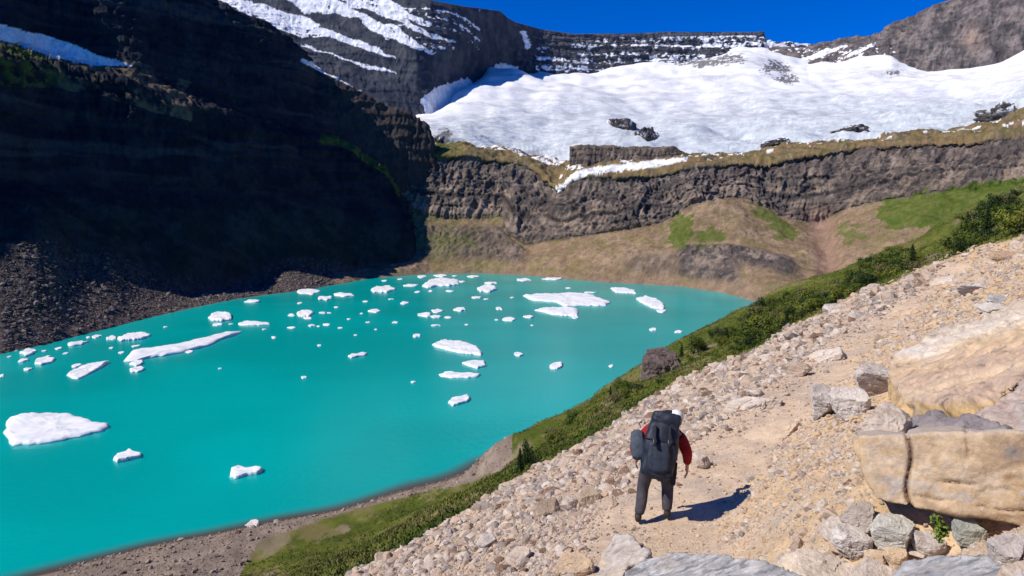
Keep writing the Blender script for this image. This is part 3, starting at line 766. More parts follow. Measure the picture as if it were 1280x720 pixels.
def poly_rock(base, seed, squash=(1, .8, .6), nplanes=11, rough=.03, top=None):
    r = np.random.default_rng(seed); D, Fc = base
    n = r.normal(size=(nplanes, 3)); n /= np.linalg.norm(n, axis=1)[:, None]
    h = r.uniform(.62, 1.0, nplanes)
    if top is not None:
        tn = np.array([r.normal(0, .15), -.28 + r.normal(0, .12), .95]); n = np.r_[n, [tn / np.linalg.norm(tn)]]; h = np.r_[h, top]
    dt = D @ n.T
    rad = np.where(dt > .05, h[None] / np.maximum(dt, .05), 9).min(1).clip(.4, 1.25)
    V = D * rad[:, None]
    if rough: V = V * (1 + rough * fbm(D * 3 + seed, 4, .6))[:, None]
    V = V * np.array(squash) * (1 + .15 * r.normal(size=3))
    # tilt a little
    return V, Fc


PAL = {'grey': ((.36, .295, .25), (.23, .195, .175)), 'pale': ((.54, .455, .375), (.44, .365, .30)), 'tan': ((.55, .39, .235), (.46, .335, .22)), 'brown': ((.24, .155, .105), (.16, .105, .075)), 'warm': ((.48, .36, .26), (.38, .29, .22))}


def rot_z(a):
    c_, s_ = np.cos(a), np.sin(a)
    R = np.zeros((len(a), 3, 3)); R[:, 0, 0] = c_; R[:, 0, 1] = -s_; R[:, 1, 0] = s_; R[:, 1, 1] = c_; R[:, 2, 2] = 1
    return R


def euler_R(a, b, c_):
    def ax(i, t):
        R = np.zeros((len(t), 3, 3)); j, k = (i + 1) % 3, (i + 2) % 3
        R[:, i, i] = 1; R[:, j, j] = np.cos(t); R[:, j, k] = -np.sin(t); R[:, k, j] = np.sin(t); R[:, k, k] = np.cos(t)
        return R
    return ax(2, c_) @ ax(1, b) @ ax(0, a)


def batch(protos, idx, pos, scale, R, col, sink=.25):
    """many stones as arrays: returns V, F, C"""
    Vs, Fs, Cs = [], [], []; off = 0
    for k, (V, Fc) in enumerate(protos):
        s = np.where(idx == k)[0]
        if not len(s): continue
        VV = np.einsum('nij,vj->nvi', R[s], V) * scale[s][:, None, None] + pos[s][:, None, :]
        Fs.append((Fc[None] + (np.arange(len(s)) * len(V))[:, None, None] + off).reshape(-1, 3))
        Vs.append(VV.reshape(-1, 3)); Cs.append(np.repeat(col[s], len(V), 0)); off += len(s) * len(V)
    return np.concatenate(Vs), np.concatenate(Fs), np.concatenate(Cs)


# ---- loose stones over the slope; the largest in the picture are single objects, the rest one scree
N = 260000
uu = RNG.uniform(380, 1420, N); YY = np.exp(RNG.uniform(math.log(3.2), math.log(95), N))
xx = (uu - 640) / F * YY; zz = ground(xx, YY, True)
gmk = gravel_mask(xx, YY, zz); tr, _, _ = trail_near(xx, YY)
side = xx - np.interp(YY, TRAIL[:, 1], TRAIL[:, 0])
pu, pv = proj(np.stack([xx, YY, zz], -1))
nn = fbm(np.stack([xx / 3.5, YY / 3.5, 0 * xx], -1), 3)
dens = np.where(side < 0, 1.0, .75) * np.clip(.75 + .9 * nn, .08, 1)
dens *= np.where(tr < .85, .38, np.where(tr < 1.6, .75, 1))
dens *= np.where((side < 0) & (YY < 11), .8, 1)
keep = (gmk > .5) & (RNG.random(N) < dens) & (pv < 760) & (pu > 330) & (pu < 1420)
xx, YY, zz, side, pu, pv, tr = [a[keep] for a in (xx, YY, zz, side, pu, pv, tr)]
n = len(xx)
px = 1.55 * (1 - RNG.random(n)) ** (-1 / 2.35)                       # apparent radius in photo pixels, heavy tail
px = np.minimum(px, np.where(side < 0, 9, 8)) * np.where(side < 0, 1.0, .75) * np.where(tr < .85, .6, 1)
rad = px * YY / F
rad = np.clip(rad, .012, .55)
near_h = np.hypot(xx - 2.05, YY - 9.6) < 1.0
rad = np.where(near_h, np.minimum(rad, .03), rad)
kind = np.where(side < 0, RNG.choice(['grey', 'pale', 'warm', 'brown'], n, p=[.22, .27, .42, .09]), RNG.choice(['tan', 'pale', 'warm', 'grey'], n, p=[.38, .24, .28, .10]))
ca = np.array([PAL[k][0] for k in kind]); cb = np.array([PAL[k][1] for k in kind]); tt = RNG.random(n)[:, None]
colr = ca * (1 - tt) + cb * tt
appar = rad / YY
order = np.argsort(-appar)
NBIG = 245
bigI = order[:NBIG]; rest = order[NBIG:]
sq = [(1, RNG.uniform(.65, .95), RNG.uniform(.4, .75)) for _ in range(24)]
pro_f = [poly_rock(ICO1, 900 + k, sq[k], 8, 0) for k in range(24)]
pro_n = [poly_rock(ICO2, 900 + k, sq[k], 10, .03) for k in range(24)]
pos = np.stack([xx, YY, zz + rad * .12], -1)
R = euler_R(RNG.normal(0, .35, n), RNG.normal(0, .35, n), RNG.uniform(0, 6.28, n))
idx = RNG.integers(0, 24, n)
nearm = rest[YY[rest] < 22]; farm = rest[YY[rest] >= 22]
A = batch(pro_n, idx[nearm], pos[nearm], rad[nearm], R[nearm], colr[nearm])
B = batch(pro_f, idx[farm], pos[farm], rad[farm], R[farm], colr[farm])
# beach pebbles and stones on the far grass
M2 = 34000
u2 = RNG.uniform(40, 760, M2); Y2 = RNG.uniform(92, 190, M2); x2 = (u2 - 640) / F * Y2; z2 = ground(x2, Y2, True)
k2 = (beach_mask(x2, Y2, z2) > .5) & (z2 > -60.1) & (gravel_mask(x2, Y2, z2) < .5)
x2, Y2, z2 = x2[k2], Y2[k2], z2[k2]; m2 = len(x2)
c2 = mix((.17, .125, .10), (.33, .27, .225), RNG.random(m2))
r2 = .085 * (1 - RNG.random(m2)) ** (-1 / 2.6); r2 = np.minimum(r2, .6)
Cc = batch(pro_f, RNG.integers(0, 24, m2), np.stack([x2, Y2, z2 + r2 * .2], -1), r2, euler_R(RNG.normal(0, .4, m2), RNG.normal(0, .4, m2), RNG.uniform(0, 6, m2)), c2)
parts = [A, B, Cc]; off = 0; VV, FF, CC = [], [], []
for V, Fc, Cx in parts:
    VV.append(V); FF.append(Fc + off); CC.append(Cx); off += len(V)
o = np_mesh('scree', np.concatenate(VV), np.concatenate(FF), np.concatenate(CC), M_STONE, smooth=False)
tag(o, 'loose broken stones covering the slope and the beach', 'scree', kind='stuff')
# blocks littering the dark moraine
M4 = 26000
ti = np.where((W_T > 1.02) & (W_T < 2.15))[0]
ri = RNG.choice(ti, M4); uj = RNG.integers(200, W_G.shape[1] - 2, M4)
p4 = W_G[ri, uj] + RNG.normal(0, .6, (M4, 3)) * np.array([1, 1, 0]); u4, v4 = proj(p4)
k4 = (u4 > -30) & (u4 < 450) & (p4[:, 2] > LAKE + .2); p4 = p4[k4]; m4 = len(p4)
r4 = np.minimum(.32 * (1 - RNG.random(m4)) ** (-1 / 2.6), 2.2)
c4 = mix((.06, .052, .05), (.21, .175, .16), RNG.random(m4) ** 1.6)
Vq, Fq, Cq = batch(pro_f, RNG.integers(0, 24, m4), p4 + np.array([0, 0, .1]), r4, euler_R(RNG.normal(0, .5, m4), RNG.normal(0, .5, m4), RNG.uniform(0, 6, m4)), c4)
tag(np_mesh('rubble', Vq, Fq, Cq, M_STONE, smooth=False), 'dark broken blocks littering the moraine shore', 'rubble', kind='stuff')
# individual stones: meshes shared per shape and colour
bank = {}
LBL = {'grey': 'grey', 'pale': 'pale whitish', 'tan': 'ochre tan', 'brown': 'dark brown', 'warm': 'warm beige'}
for i in bigI:
    key = (int(idx[i]) % 10, kind[i])
    if key not in bank:
        V, Fc = poly_rock(ICO4 if len(bank) < 60 else ICO4, 1500 + key[0], sq[key[0]], 11, .05)
        nn_ = fbm(V * 2.2 + key[0], 4, .6)
        cc = mix(PAL[key[1]][1], PAL[key[1]][0], sm(-.5, .5, nn_))
        bank[key] = np_mesh('loose_rock', V, Fc, cc, M_STONE, smooth=False, link=False)
    ob = bpy.data.objects.new('loose_rock', bank[key]); COL.objects.link(ob)
    ob.location = pos[i]; ob.scale = (rad[i],) * 3; ob.rotation_euler = (random.gauss(0, .3), random.gauss(0, .3), random.uniform(0, 6.28))
    where = 'in the scree below the path' if side[i] < 0 else 'on the sunny gravel above the path'
    tag(ob, '%s loose rock lying %s' % (LBL[kind[i]], where), 'rock', '%s rocks %s' % (LBL[kind[i]], where))


# rubble heaped in front of the outcrop
RUB = [(1000, 625), (1050, 640), (1100, 655), (1290, 690), (1290, 722), (960, 722), (980, 690)]
RUB2 = [(1040, 560), (1072, 580), (1095, 640), (1050, 640), (1030, 600)]


def hit(u, v, y0=2.6, y1=130.):
    ys = np.exp(np.linspace(math.log(y0), math.log(y1), 1500)); p = P(np.full(1500, u), np.full(1500, v), ys)
    g = ground(p[:, 0], p[:, 1]); i = np.where(p[:, 2] < g)[0]
    return float(ys[i[0]]) if len(i) else None


def add_rubble(poly, count, lo, hi, where):
    poly_ = np.array(poly); k = 0
    while k < count:
        u, v = random.uniform(poly_[:, 0].min(), poly_[:, 0].max()), random.uniform(poly_[:, 1].min(), poly_[:, 1].max())
        if not poly_mask(np.array([u]), np.array([v]), poly)[0]: continue
        Y = hit(u, v)
        if Y is None: continue
        kd = random.choice(['pale', 'warm', 'grey', 'pale', 'tan', 'warm']); pr = random.randrange(10); key = (pr, kd)
        if key not in bank:
            V, Fc = poly_rock(ICO4, 1500 + pr, sq[pr], 11, .05)
            cc = mix(PAL[kd][1], PAL[kd][0], sm(-.5, .5, fbm(V * 2.2 + pr, 4, .6)))
            bank[key] = np_mesh('loose_rock', V, Fc, cc, M_STONE, smooth=False, link=False)
        r_ = lo * (hi / lo) ** (random.random() ** 1.6) * Y / F
        ob = bpy.data.objects.new('loose_rock', bank[key]); COL.objects.link(ob)
        ob.location = P(u, v, Y) + np.array([0, 0, .25 * r_]); ob.scale = (r_,) * 3; ob.rotation_euler = (random.gauss(0, .4), random.gauss(0, .4), random.uniform(0, 6.28))
        tag(ob, '%s chunk of rubble %s' % (LBL[kd], where), 'rock', '%s rubble %s' % (LBL[kd], where)); k += 1


add_rubble(RUB, 62, 5, 17, 'heaped in front of the outcrop')
add_rubble(RUB2, 16, 4, 10, 'at the ochre block\'s left side')


# ---- traced blocks and slabs of the outcrop beside the path
def remesh_rock(name, verts, faces, voxel, disp, colfn, loc, mat=None):
    me = bpy.data.meshes.new('tmp'); me.from_pydata([tuple(v) for v in verts], [], faces); me.update()
    b = bmesh.new(); b.from_mesh(me); bmesh.ops.recalc_face_normals(b, faces=b.faces); b.to_mesh(me); b.free()
    ob = bpy.data.objects.new('tmp', me); COL.objects.link(ob)
    md = ob.modifiers.new('r', 'REMESH'); md.mode = 'VOXEL'; md.voxel_size = voxel; md.use_smooth_shade = True
    dg = bpy.context.evaluated_depsgraph_get(); ev = ob.evaluated_get(dg)
    m2 = bpy.data.meshes.new_from_object(ev); bpy.data.objects.remove(ob); bpy.data.meshes.remove(me)
    nv = len(m2.vertices); V = np.empty(nv * 3, np.float32); m2.vertices.foreach_get('co', V); V = V.reshape(-1, 3).astype(float)
    # relax the voxel steps, then roughen
    ed = np.empty(len(m2.edges) * 2, np.int32); m2.edges.foreach_get('vertices', ed); ed = ed.reshape(-1, 2)
    deg = np.bincount(ed.ravel(), minlength=nv)[:, None]
    for _ in range(1):
        s = np.zeros_like(V); np.add.at(s, ed[:, 0], V[ed[:, 1]]); np.add.at(s, ed[:, 1], V[ed[:, 0]])
        V = .4 * V + .6 * s / np.maximum(deg, 1)
    m2.vertices.foreach_set('co', V.astype(np.float32).ravel()); m2.update()
    N_ = np.empty(nv * 3, np.float32); m2.vertices.foreach_get('normal', N_); N_ = N_.reshape(-1, 3)
    V2 = V + N_ * disp(V, N_)[:, None]
    c = colfn(V2, N_)
    loc = np.array(loc, float)
    m2.vertices.foreach_set('co', (V2 - loc).astype(np.float32).ravel()); m2.update()
    m2.name = name
    for at in list(m2.color_attributes): m2.color_attributes.remove(at)
    set_col(m2, c); m2.materials.clear(); m2.materials.append(mat or M_ROCK)
    ob = bpy.data.objects.new(name, m2); COL.objects.link(ob); ob.location = loc
    return ob


def prism(front, back):
    n = len(front); V = list(front) + list(back)
    Fc = [tuple(range(n)), tuple(range(2 * n - 1, n - 1, -1))] + [(i, i + n, (i + 1) % n + n, (i + 1) % n) for i in range(n)]
    return np.array(V), Fc


def planeY(u, v, h=0.):
    rx_, rz_ = ray(u, v)
    return (h - 2.15) / (rz_ - .4646 * rx_ + .3306)


def std_disp(a=.02, s=.3, beds=0.):
    def f(V, N_):
        d = a * fbm(V / s, 5, .55) + a * .5 * ridged(V / (s * 1.7), 3)
        if beds:
            bz = fbm(np.c_[V[:, 0] * .5, V[:, 1] * .5, (V[:, 2] + .1 * fbm(V / .8, 2)) * 9], 3, .6)
            d = d + beds * bz
            d = d + beds * 1.3 * np.round(1.5 * fbm(V / (s * 1.6) + 7.7, 2)) + beds * 1.2 * np.round(1.6 * bz)
        return d
    return f


def ramp_col(stops, s=.4, beds=4., ochre=None, warp=.15):
    stops = [np.array(x) for x in stops]

    def f(V, N_):
        t = fbm(np.c_[V[:, 0] * .6, V[:, 1] * .6, (V[:, 2] + warp * fbm(V / .9, 3)) * beds], 4, .6) + .35 * fbm(V / s, 4, .6)
        t = np.clip(t * .9 + .5, 0, 1) * (len(stops) - 1)
        i = np.clip(t.astype(int), 0, len(stops) - 2); f_ = (t - i)[:, None]
        S = np.array(stops)
        c = S[i] * (1 - f_) + S[i + 1] * f_
        c = mix(c, (.2, .17, .15), sm(.45, .8, fbm(V / .12, 3)) * .3)
        return c
    return f


# lower ochre block with an undercut and a vertical stained crack
fr = [(1066, 552), (1072, 545), (1100, 543), (1132, 545), (1150, 541), (1200, 540), (1260, 541), (1400, 546), (1400, 690), (1280, 660), (1230, 648), (1180, 640), (1140, 633), (1096, 624), (1082, 602), (1072, 575)]
Yf = [5.75, 5.7, 5.6, 5.5, 5.45, 5.3, 5.1, 4.75, 4.65, 4.95, 5.08, 5.2, 5.32, 5.45, 5.55, 5.65]
front = np.array([P(a[0], a[1], y) for a, y in zip(fr, Yf)])
back = front + np.array([.5, .95, -.262])
V, Fc = prism(front, back)


def blk_disp(V, N_):
    u, v = proj(V)
    d = std_disp(.016, .30, 0)(V, N_) + .008 * np.round(1.6 * fbm(V * np.array([1.3, 1.3, 2.2]), 2)) + .006 * fbm(np.c_[V[:, 0] * .6, V[:, 1] * .6, V[:, 2] * 6], 3)
    line = 1134 + 4 * np.sin((v - 545) / 14) + (v - 545) * .05
    d = d - .05 * np.exp(-((u - line) / 2.6) ** 2) * sm(530, 548, v)
    l2 = 1212 + 5 * np.sin((v - 560) / 17) - (v - 545) * .12
    d = d - .035 * np.exp(-((u - l2) / 1.6) ** 2) * sm(575, 560, v)
    d = d - .03 * np.exp(-((v - 620 - (u - 1150) * .16 - 2 * np.sin(u / 13)) / 1.4) ** 2) * sm(1138, 1145, u) * (fbm(V / .25 + 5, 2) > -.25)
    d = d - .03 * np.exp(-((u - 1072 - (v - 560) * .1) / 2.0) ** 2)
    d = d - .03 * np.exp(-((v - 603 - 3 * np.sin(u / 21)) / 2.0) ** 2) * sm(1150, 1180, u) * (fbm(V / .3, 2) > 0)
    return d


def blk_col(V, N_):
    u, v = proj(V)
    c = ramp_col([(.36, .25, .15), (.50, .36, .22), (.52, .40, .28), (.48, .33, .18), (.47, .39, .31)], .22, 2.6, warp=.3)(V, N_)
    line = 1134 + 4 * np.sin((v - 545) / 14) + (v - 545) * .05
    c = mix(c, (.10, .045, .025), np.exp(-((u - line) / 3.0) ** 2) * sm(530, 548, v) * .9)
    c = mix(c, (.30, .26, .23), np.exp(-(((u - 1108) / 13) ** 2 + ((v - 601) / 7) ** 2)) * .7)
    c = mix(c, (.22, .19, .18), np.exp(-(((u - 1266) / 12) ** 2 + ((v - 566) / 8) ** 2)) * .9)
    c = mix(c, (.26, .15, .08), np.exp(-(((u - 1262) / 11) ** 2 + ((v - 596) / 3) ** 2)) * .9)
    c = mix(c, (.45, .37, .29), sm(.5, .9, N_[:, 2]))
    return c


tag(remesh_rock('boulder', V, Fc, .018, blk_disp, blk_col, front[13]), 'huge ochre block with a rust-stained vertical crack, undercut above a dark gap', 'boulder', 'boulders of the outcrop')


# upper banded slab lying on the slope
def slab(top_px, h, thick, voxel, disp, colfn, label, down=(0.05, .25, -1), name='boulder', cat='boulder', group='boulders of the outcrop', hs=None):
    pts = np.array([P(a[0], a[1], planeY(a[0], a[1], h if hs is None else hs[i])) for i, a in enumerate(top_px)])
    low = pts + np.array(down) * thick
    V, Fc = prism(pts, low)
    ob = remesh_rock(name, V, Fc, voxel, disp, colfn, pts.mean(0))
    return tag(ob, label, cat, group)


def slab_col(V, N_):
    u, v = proj(V)
    w_ = v + .28 * (u - 1120) + 5 * fbm(V / .6, 3)
    t = (w_ - 440) / 90
    S = np.array([(.52, .42, .32), (.58, .50, .41), (.56, .41, .25), (.52, .37, .24), (.47, .34, .245), (.56, .42, .28), (.45, .32, .24), (.49, .36, .25), (.54, .38, .22)])
    tt = np.clip(t * 6 + 1, 0, 7.99); i = tt.astype(int); f_ = (tt - i)[:, None]
    c = S[i] * (1 - f_) + S[np.minimum(i + 1, 8)] * f_
    c = mix(c, (.58, .38, .16), sm(.35, .0, N_[:, 2]) * .75)
    g = fbm(np.c_[V[:, 0] * .7, V[:, 1] * 1.2, V[:, 2] * 9], 3)
    c = mix(c, (.36, .29, .26), sm(.2, .6, g) * .45)
    cr_ = sm(.82, 1.0, ridged(V * np.array([.9, 1.6, 1.6]) + 4, 2, .4) / 1.4)
    c = mix(c, (.16, .12, .10), cr_ * .7)
    c = mix(c, (.62, .56, .50), np.exp(-(((u - 1150) / 28) ** 2 + ((v - 440) / 9) ** 2)) * .8)
    return c


def slab_disp(V, N_):
    u, v = proj(V)
    d = std_disp(.025, .5, .016)(V, N_)
    d = d + .045 * np.round(1.8 * fbm(V * np.array([.8, 1.5, 2.0]) + 2.2, 2)) * sm(.2, .6, N_[:, 2])
    ln = 452 - (u - 1190) * .42
    d = d - .08 * np.exp(-((v - ln) / 1.6) ** 2) * (fbm(V / .5, 2) > -.1) * sm(1170, 1185, u) * sm(1290, 1270, u)
    return d


slab([(1117, 476), (1114, 460), (1122, 442), (1150, 428), (1190, 408), (1235, 394), (1330, 362), (1420, 340), (1420, 430), (1330, 455), (1290, 468), (1262, 488), (1238, 502), (1180, 503), (1132, 499)], .32, .42, .035, slab_disp, slab_col,
     'largest tilted slab with pink, white and ochre bands, above the grey wedge')
slab([(1226, 516), (1252, 496), (1285, 476), (1400, 440), (1420, 500), (1400, 560), (1320, 545), (1270, 537), (1246, 530)], .30, .35, .025, std_disp(.03, .3, .02), ramp_col([(.34, .28, .25), (.44, .37, .32), (.40, .30, .25), (.50, .42, .35)], .3), 'broken grey-tan slab behind a black crack at the outcrop\'s right edge')
slab([(1130, 531), (1142, 521), (1180, 520), (1240, 524), (1262, 535), (1240, 546), (1180, 546), (1140, 543)], .34, .3, .02, std_disp(.015, .25, .02), ramp_col([(.17, .15, .155), (.23, .20, .20), (.27, .23, .22)], .3), 'dark grey flat wedge sandwiched between banded slab and ochre block')


def px_boulder(u0, v0, u1, v1, Y, seed, pal, label, group=None, squash=.8, name='boulder', nplanes=9, rough=.05, cat='boulder', mat=None, plate=False):
    """a single angular boulder filling a picture box at depth Y"""
    if Y < 60 and seed != 55: Y = (hit((u0 + u1) / 2, v0 + .82 * (v1 - v0)) or Y)
    base = P((u0 + u1) / 2, (v0 + v1) / 2, Y); w_ = (u1 - u0) * Y / F; h_ = (v1 - v0) * Y / F
    V, Fc = poly_rock(ICO6, seed, (1, 1, 1), max(6, nplanes - 2), rough * .5, .55)
    r = np.random.default_rng(seed)
    V = V - (V.max(0) + V.min(0)) / 2
    V = V / (V.max(0) - V.min(0)) * np.array([w_, max(w_, h_) * squash, h_ * .98])
    chip = np.round(1.6 * fbm(V / (.38 * w_) + seed * 1.7, 2)) * .022 + .012 * fbm(V / (.12 * w_) + seed, 5, .65) + .010 * np.round(2 * fbm(np.c_[V[:, 0] / w_, V[:, 1] / w_, V[:, 2] / w_ * 7] + seed, 2))
    V = V + w_ * chip[:, None] * V / (np.linalg.norm(V, axis=1)[:, None] + 1e-6)
    t = sm(-.5, .5, fbm(V / (.35 * w_) + seed, 4, .6))
    c = mix(pal[0], pal[1], t)
    if len(pal) > 2: c = mix(c, pal[2], sm(.1, .5, fbm(np.c_[V[:, 0] / w_ * 2, V[:, 1] / w_ * 2, V[:, 2] / h_ * 7] + seed, 3)) * .7)
    ob = np_mesh(name, V, Fc, c, mat or M_ROCK, smooth=False); ob.location = base
    if plate:
        gx = float(ground(base[:1], base[1:2])[0]); ob.location = (base[0], base[1], gx - .08 * h_); ob.rotation_euler = (-.18, -.36, 0)
    return tag(ob, label, cat, group)


GREY = ((.43, .375, .33), (.50, .44, .39), (.34, .29, .255)); PALE = ((.57, .51, .44), (.50, .44, .38)); TAN = ((.52, .38, .24), (.46, .34, .23), (.56, .45, .33)); BG = ((.36, .345, .33), (.44, .42, .40), (.28, .265, .255)); WARM = ((.50, .42, .34), (.45, .37, .30), (.40, .30, .22))
OG = 'boulders of the outcrop'
px_boulder(1063, 455, 1126, 502, 8.0, 31, GREY, 'rounded grey boulder against the banded slab\'s left end', OG)
px_boulder(1038, 483, 1088, 530, 7.4, 12, PALE, 'pale squarish boulder set on its corner below the rounded grey one', OG, nplanes=7)
px_boulder(1012, 480, 1050, 528, 7.7, 40, GREY, 'grey boulder with dark hollow left of the pale squarish one', OG)
px_boulder(1066, 506, 1146, 560, 6.3, 55, WARM, 'smooth beige dome of rock topping the ochre block\'s left end', OG, nplanes=16)
px_boulder(1050, 626, 1100, 668, 5.4, 61, ((.36, .30, .25), (.42, .35, .29)), 'flat brownish rock at the left foot of the ochre block', OG)
px_boulder(1088, 646, 1146, 694, 4.75, 62, ((.50, .48, .41), (.44, .42, .36)), 'pale greenish boulder below the dark gap', OG)
px_boulder(1040, 655, 1090, 700, 4.8, 63, PALE, 'whitish cracked boulder left of the pale greenish one', OG)
px_boulder(1190, 646, 1238, 694, 4.35, 64, ((.38, .385, .33), (.31, .315, .275)), 'upright grey-green stone beside the small green plant', OG, squash=.5, nplanes=7)
px_boulder(1105, 684, 1135, 712, 4.45, 65, TAN, 'small bright ochre stone below the pale greenish boulder', OG)
px_boulder(1082, 690, 1110, 716, 4.5, 66, TAN, 'small rusty orange stone beside the bright ochre stone', OG)
px_boulder(1236, 668, 1290, 712, 4.05, 67, GREY, 'light grey rock under the overhang at the outcrop\'s right edge', OG)
px_boulder(1140, 664, 1180, 694, 4.6, 68, GREY, 'grey rock left of the small green plant', OG)
def streak_col(V, N_):
    t = fbm(np.c_[V[:, 0] * 2.5, V[:, 1] * 7 + V[:, 0] * 2.5, V[:, 2] * 9], 5, .7)
    c = mix((.30, .295, .29), (.47, .45, .43), sm(-.5, .5, t))
    c = mix(c, (.13, .125, .125), sm(.15, .5, fbm(np.c_[V[:, 0] * 3, V[:, 1] * 10 + V[:, 0] * 4, V[:, 2] * 12] + 9, 4, .65)) * .7)
    return mix(c, (.42, .36, .30), sm(.1, .6, fbm(V * 4, 3)) * .5)


def streak_disp(V, N_):
    t = np.round(1.8 * fbm(np.c_[V[:, 0] * 1.4, V[:, 1] * 2.6 + V[:, 0], V[:, 2] * 3], 4))
    return .010 * t + std_disp(.010, .2, 0)(V, N_)


slab([(1108, 736), (1128, 702), (1176, 692), (1232, 694), (1278, 712), (1290, 780), (1100, 790)], .16, .5, .014, streak_disp, streak_col, 'blue-grey slab with flaking layers below the upright stone')
px_boulder(1244, 705, 1310, 780, 3.75, 71, WARM, 'chipped beige rock beside the blue-grey slab', OG)
px_boulder(975, 700, 1100, 790, 4.6, 72, ((.56, .46, .36), (.50, .41, .33)), 'flat tan slab at the bottom edge between two grey slabs', OG, squash=1.0)
px_boulder(1070, 700, 1125, 770, 4.2, 74, WARM, 'warm beige rock wedged beside the blue-grey slab', OG)
slab([(783, 716), (800, 700), (842, 690), (900, 694), (956, 702), (1002, 716), (1015, 780), (770, 790)], .15, .5, .016, streak_disp, streak_col, 'broad streaked blue-grey slab at the trail\'s near edge')
slab([(738, 736), (756, 690), (770, 670), (786, 667), (812, 690), (806, 700), (786, 706), (770, 735), (760, 770), (735, 770)], .12, .5, .016, std_disp(.014, .25, .008), ramp_col([(.42, .36, .31), (.52, .46, .40), (.46, .39, .33), (.50, .42, .33)], .3), 'pale sloping rock with a dark rear edge behind the person\'s heels')
px_boulder(690, 696, 744, 722, 8.0, 77, TAN, 'buff rock half sunk in the path left of the pale sloping rock', OG, nplanes=6)
for k, (a, b_, c_, d_, lb) in enumerate([(905, 486, 975, 512, 'pale bedrock plate showing through the gravel above the person'), (925, 520, 1010, 552, 'buff bedrock plate in the path between person and outcrop'), (1000, 430, 1062, 452, 'grey bedrock plate in the gravel left of the banded slab'), 
                                          (1098, 378, 1160, 398, 'whitish bedrock plate in the gravel above the banded slab'), (1160, 340, 1215, 356, 'tan bedrock plate high on the gravel slope'), (870, 690, 960, 716, 'low beige bedrock plate beside the streaked slab')]):
    px_boulder(a, b_, c_, d_, 10, 300 + k, (((.58, .50, .42), (.50, .42, .34), (.56, .42, .28)) if k % 2 == 0 else ((.56, .43, .30), (.50, .38, .27))), lb, 'bedrock plates in the gravel', squash=.9, nplanes=8, plate=True)
GG = 'rocks on the slope by the path'
px_boulder(722, 610, 752, 636, 11.3, 81, ((.42, .32, .22), (.36, .28, .20)), 'tan rock with shaded hollow on the slope left of the person', GG)
px_boulder(700, 622, 730, 644, 12.2, 82, WARM, 'beige rock just left of the tan hollowed rock', GG)
px_boulder(672, 624, 702, 648, 13., 83, ((.30, .22, .16), (.36, .27, .2)), 'brown rock left of two paler rocks on the slope', GG)
px_boulder(635, 684, 664, 708, 11.0, 84, WARM, 'narrow warm rock pointing downslope by the bottom edge', GG)
px_boulder(595, 668, 622, 690, 13.0, 85, GREY, 'grey rock amid the scree at the bottom', GG)
px_boulder(866, 566, 888, 588, 11.2, 86, WARM, 'stone standing on the path just beyond the person\'s right hand', GG, squash=1.2)
px_boulder(985, 452, 1018, 474, 20, 87, ((.36, .27, .2), (.44, .34, .26)), 'brown-shaded slab on the gravel above the path', GG, squash=.6)
px_boulder(1196, 352, 1236, 372, 22, 88, GREY, 'flat grey slab high on the gravel', GG, squash=.8)
px_boulder(1222, 378, 1260, 394, 17, 89, PALE, 'pale plate of rock above the banded slab', GG, squash=.9)
px_boulder(1238, 314, 1276, 330, 34, 90, ((.40, .27, .17), (.46, .34, .24)), 'brown jutting ledge rock high on the gravel near the trees', GG, squash=.8)
px_boulder(1075, 355, 1110, 374, 75, 91, WARM, 'beige boulder on the gravel edge beside the green band', GG)
px_boulder(1030, 380, 1062, 400, 78, 92, GREY, 'grey boulder at the gravel edge below the beige one', GG)
px_boulder(1092, 418, 1108, 432, 18, 93, ((.30, .22, .16), (.4, .3, .2)), 'small dark-sided stone left of the banded slab\'s white corner', GG)
px_boulder(1235, 368, 1258, 384, 19, 94, BG, 'small bluish slab beside the pale plate', GG, squash=.6)
# dark outcrop over the lake and a lone boulder at the waterline
DK = ((.10, .075, .065), (.15, .115, .10), (.07, .055, .05))
px_boulder(800, 434, 856, 500, 112, 95, DK, 'dark brown crag standing out against the lake above the green slope', None, name='rock_crag', cat='crag', nplanes=10, rough=.12)
px_boulder(795, 462, 826, 506, 110, 96, DK, 'lower dark brown crag leaning beneath the taller crag', None, name='rock_crag', cat='crag', rough=.12)
px_boulder(306, 651, 325, 664, float(lakeY(316, 662)), 97, ((.6, .57, .53), (.5, .46, .42)), 'lone pale boulder at the waterline of the gravel beach', None)

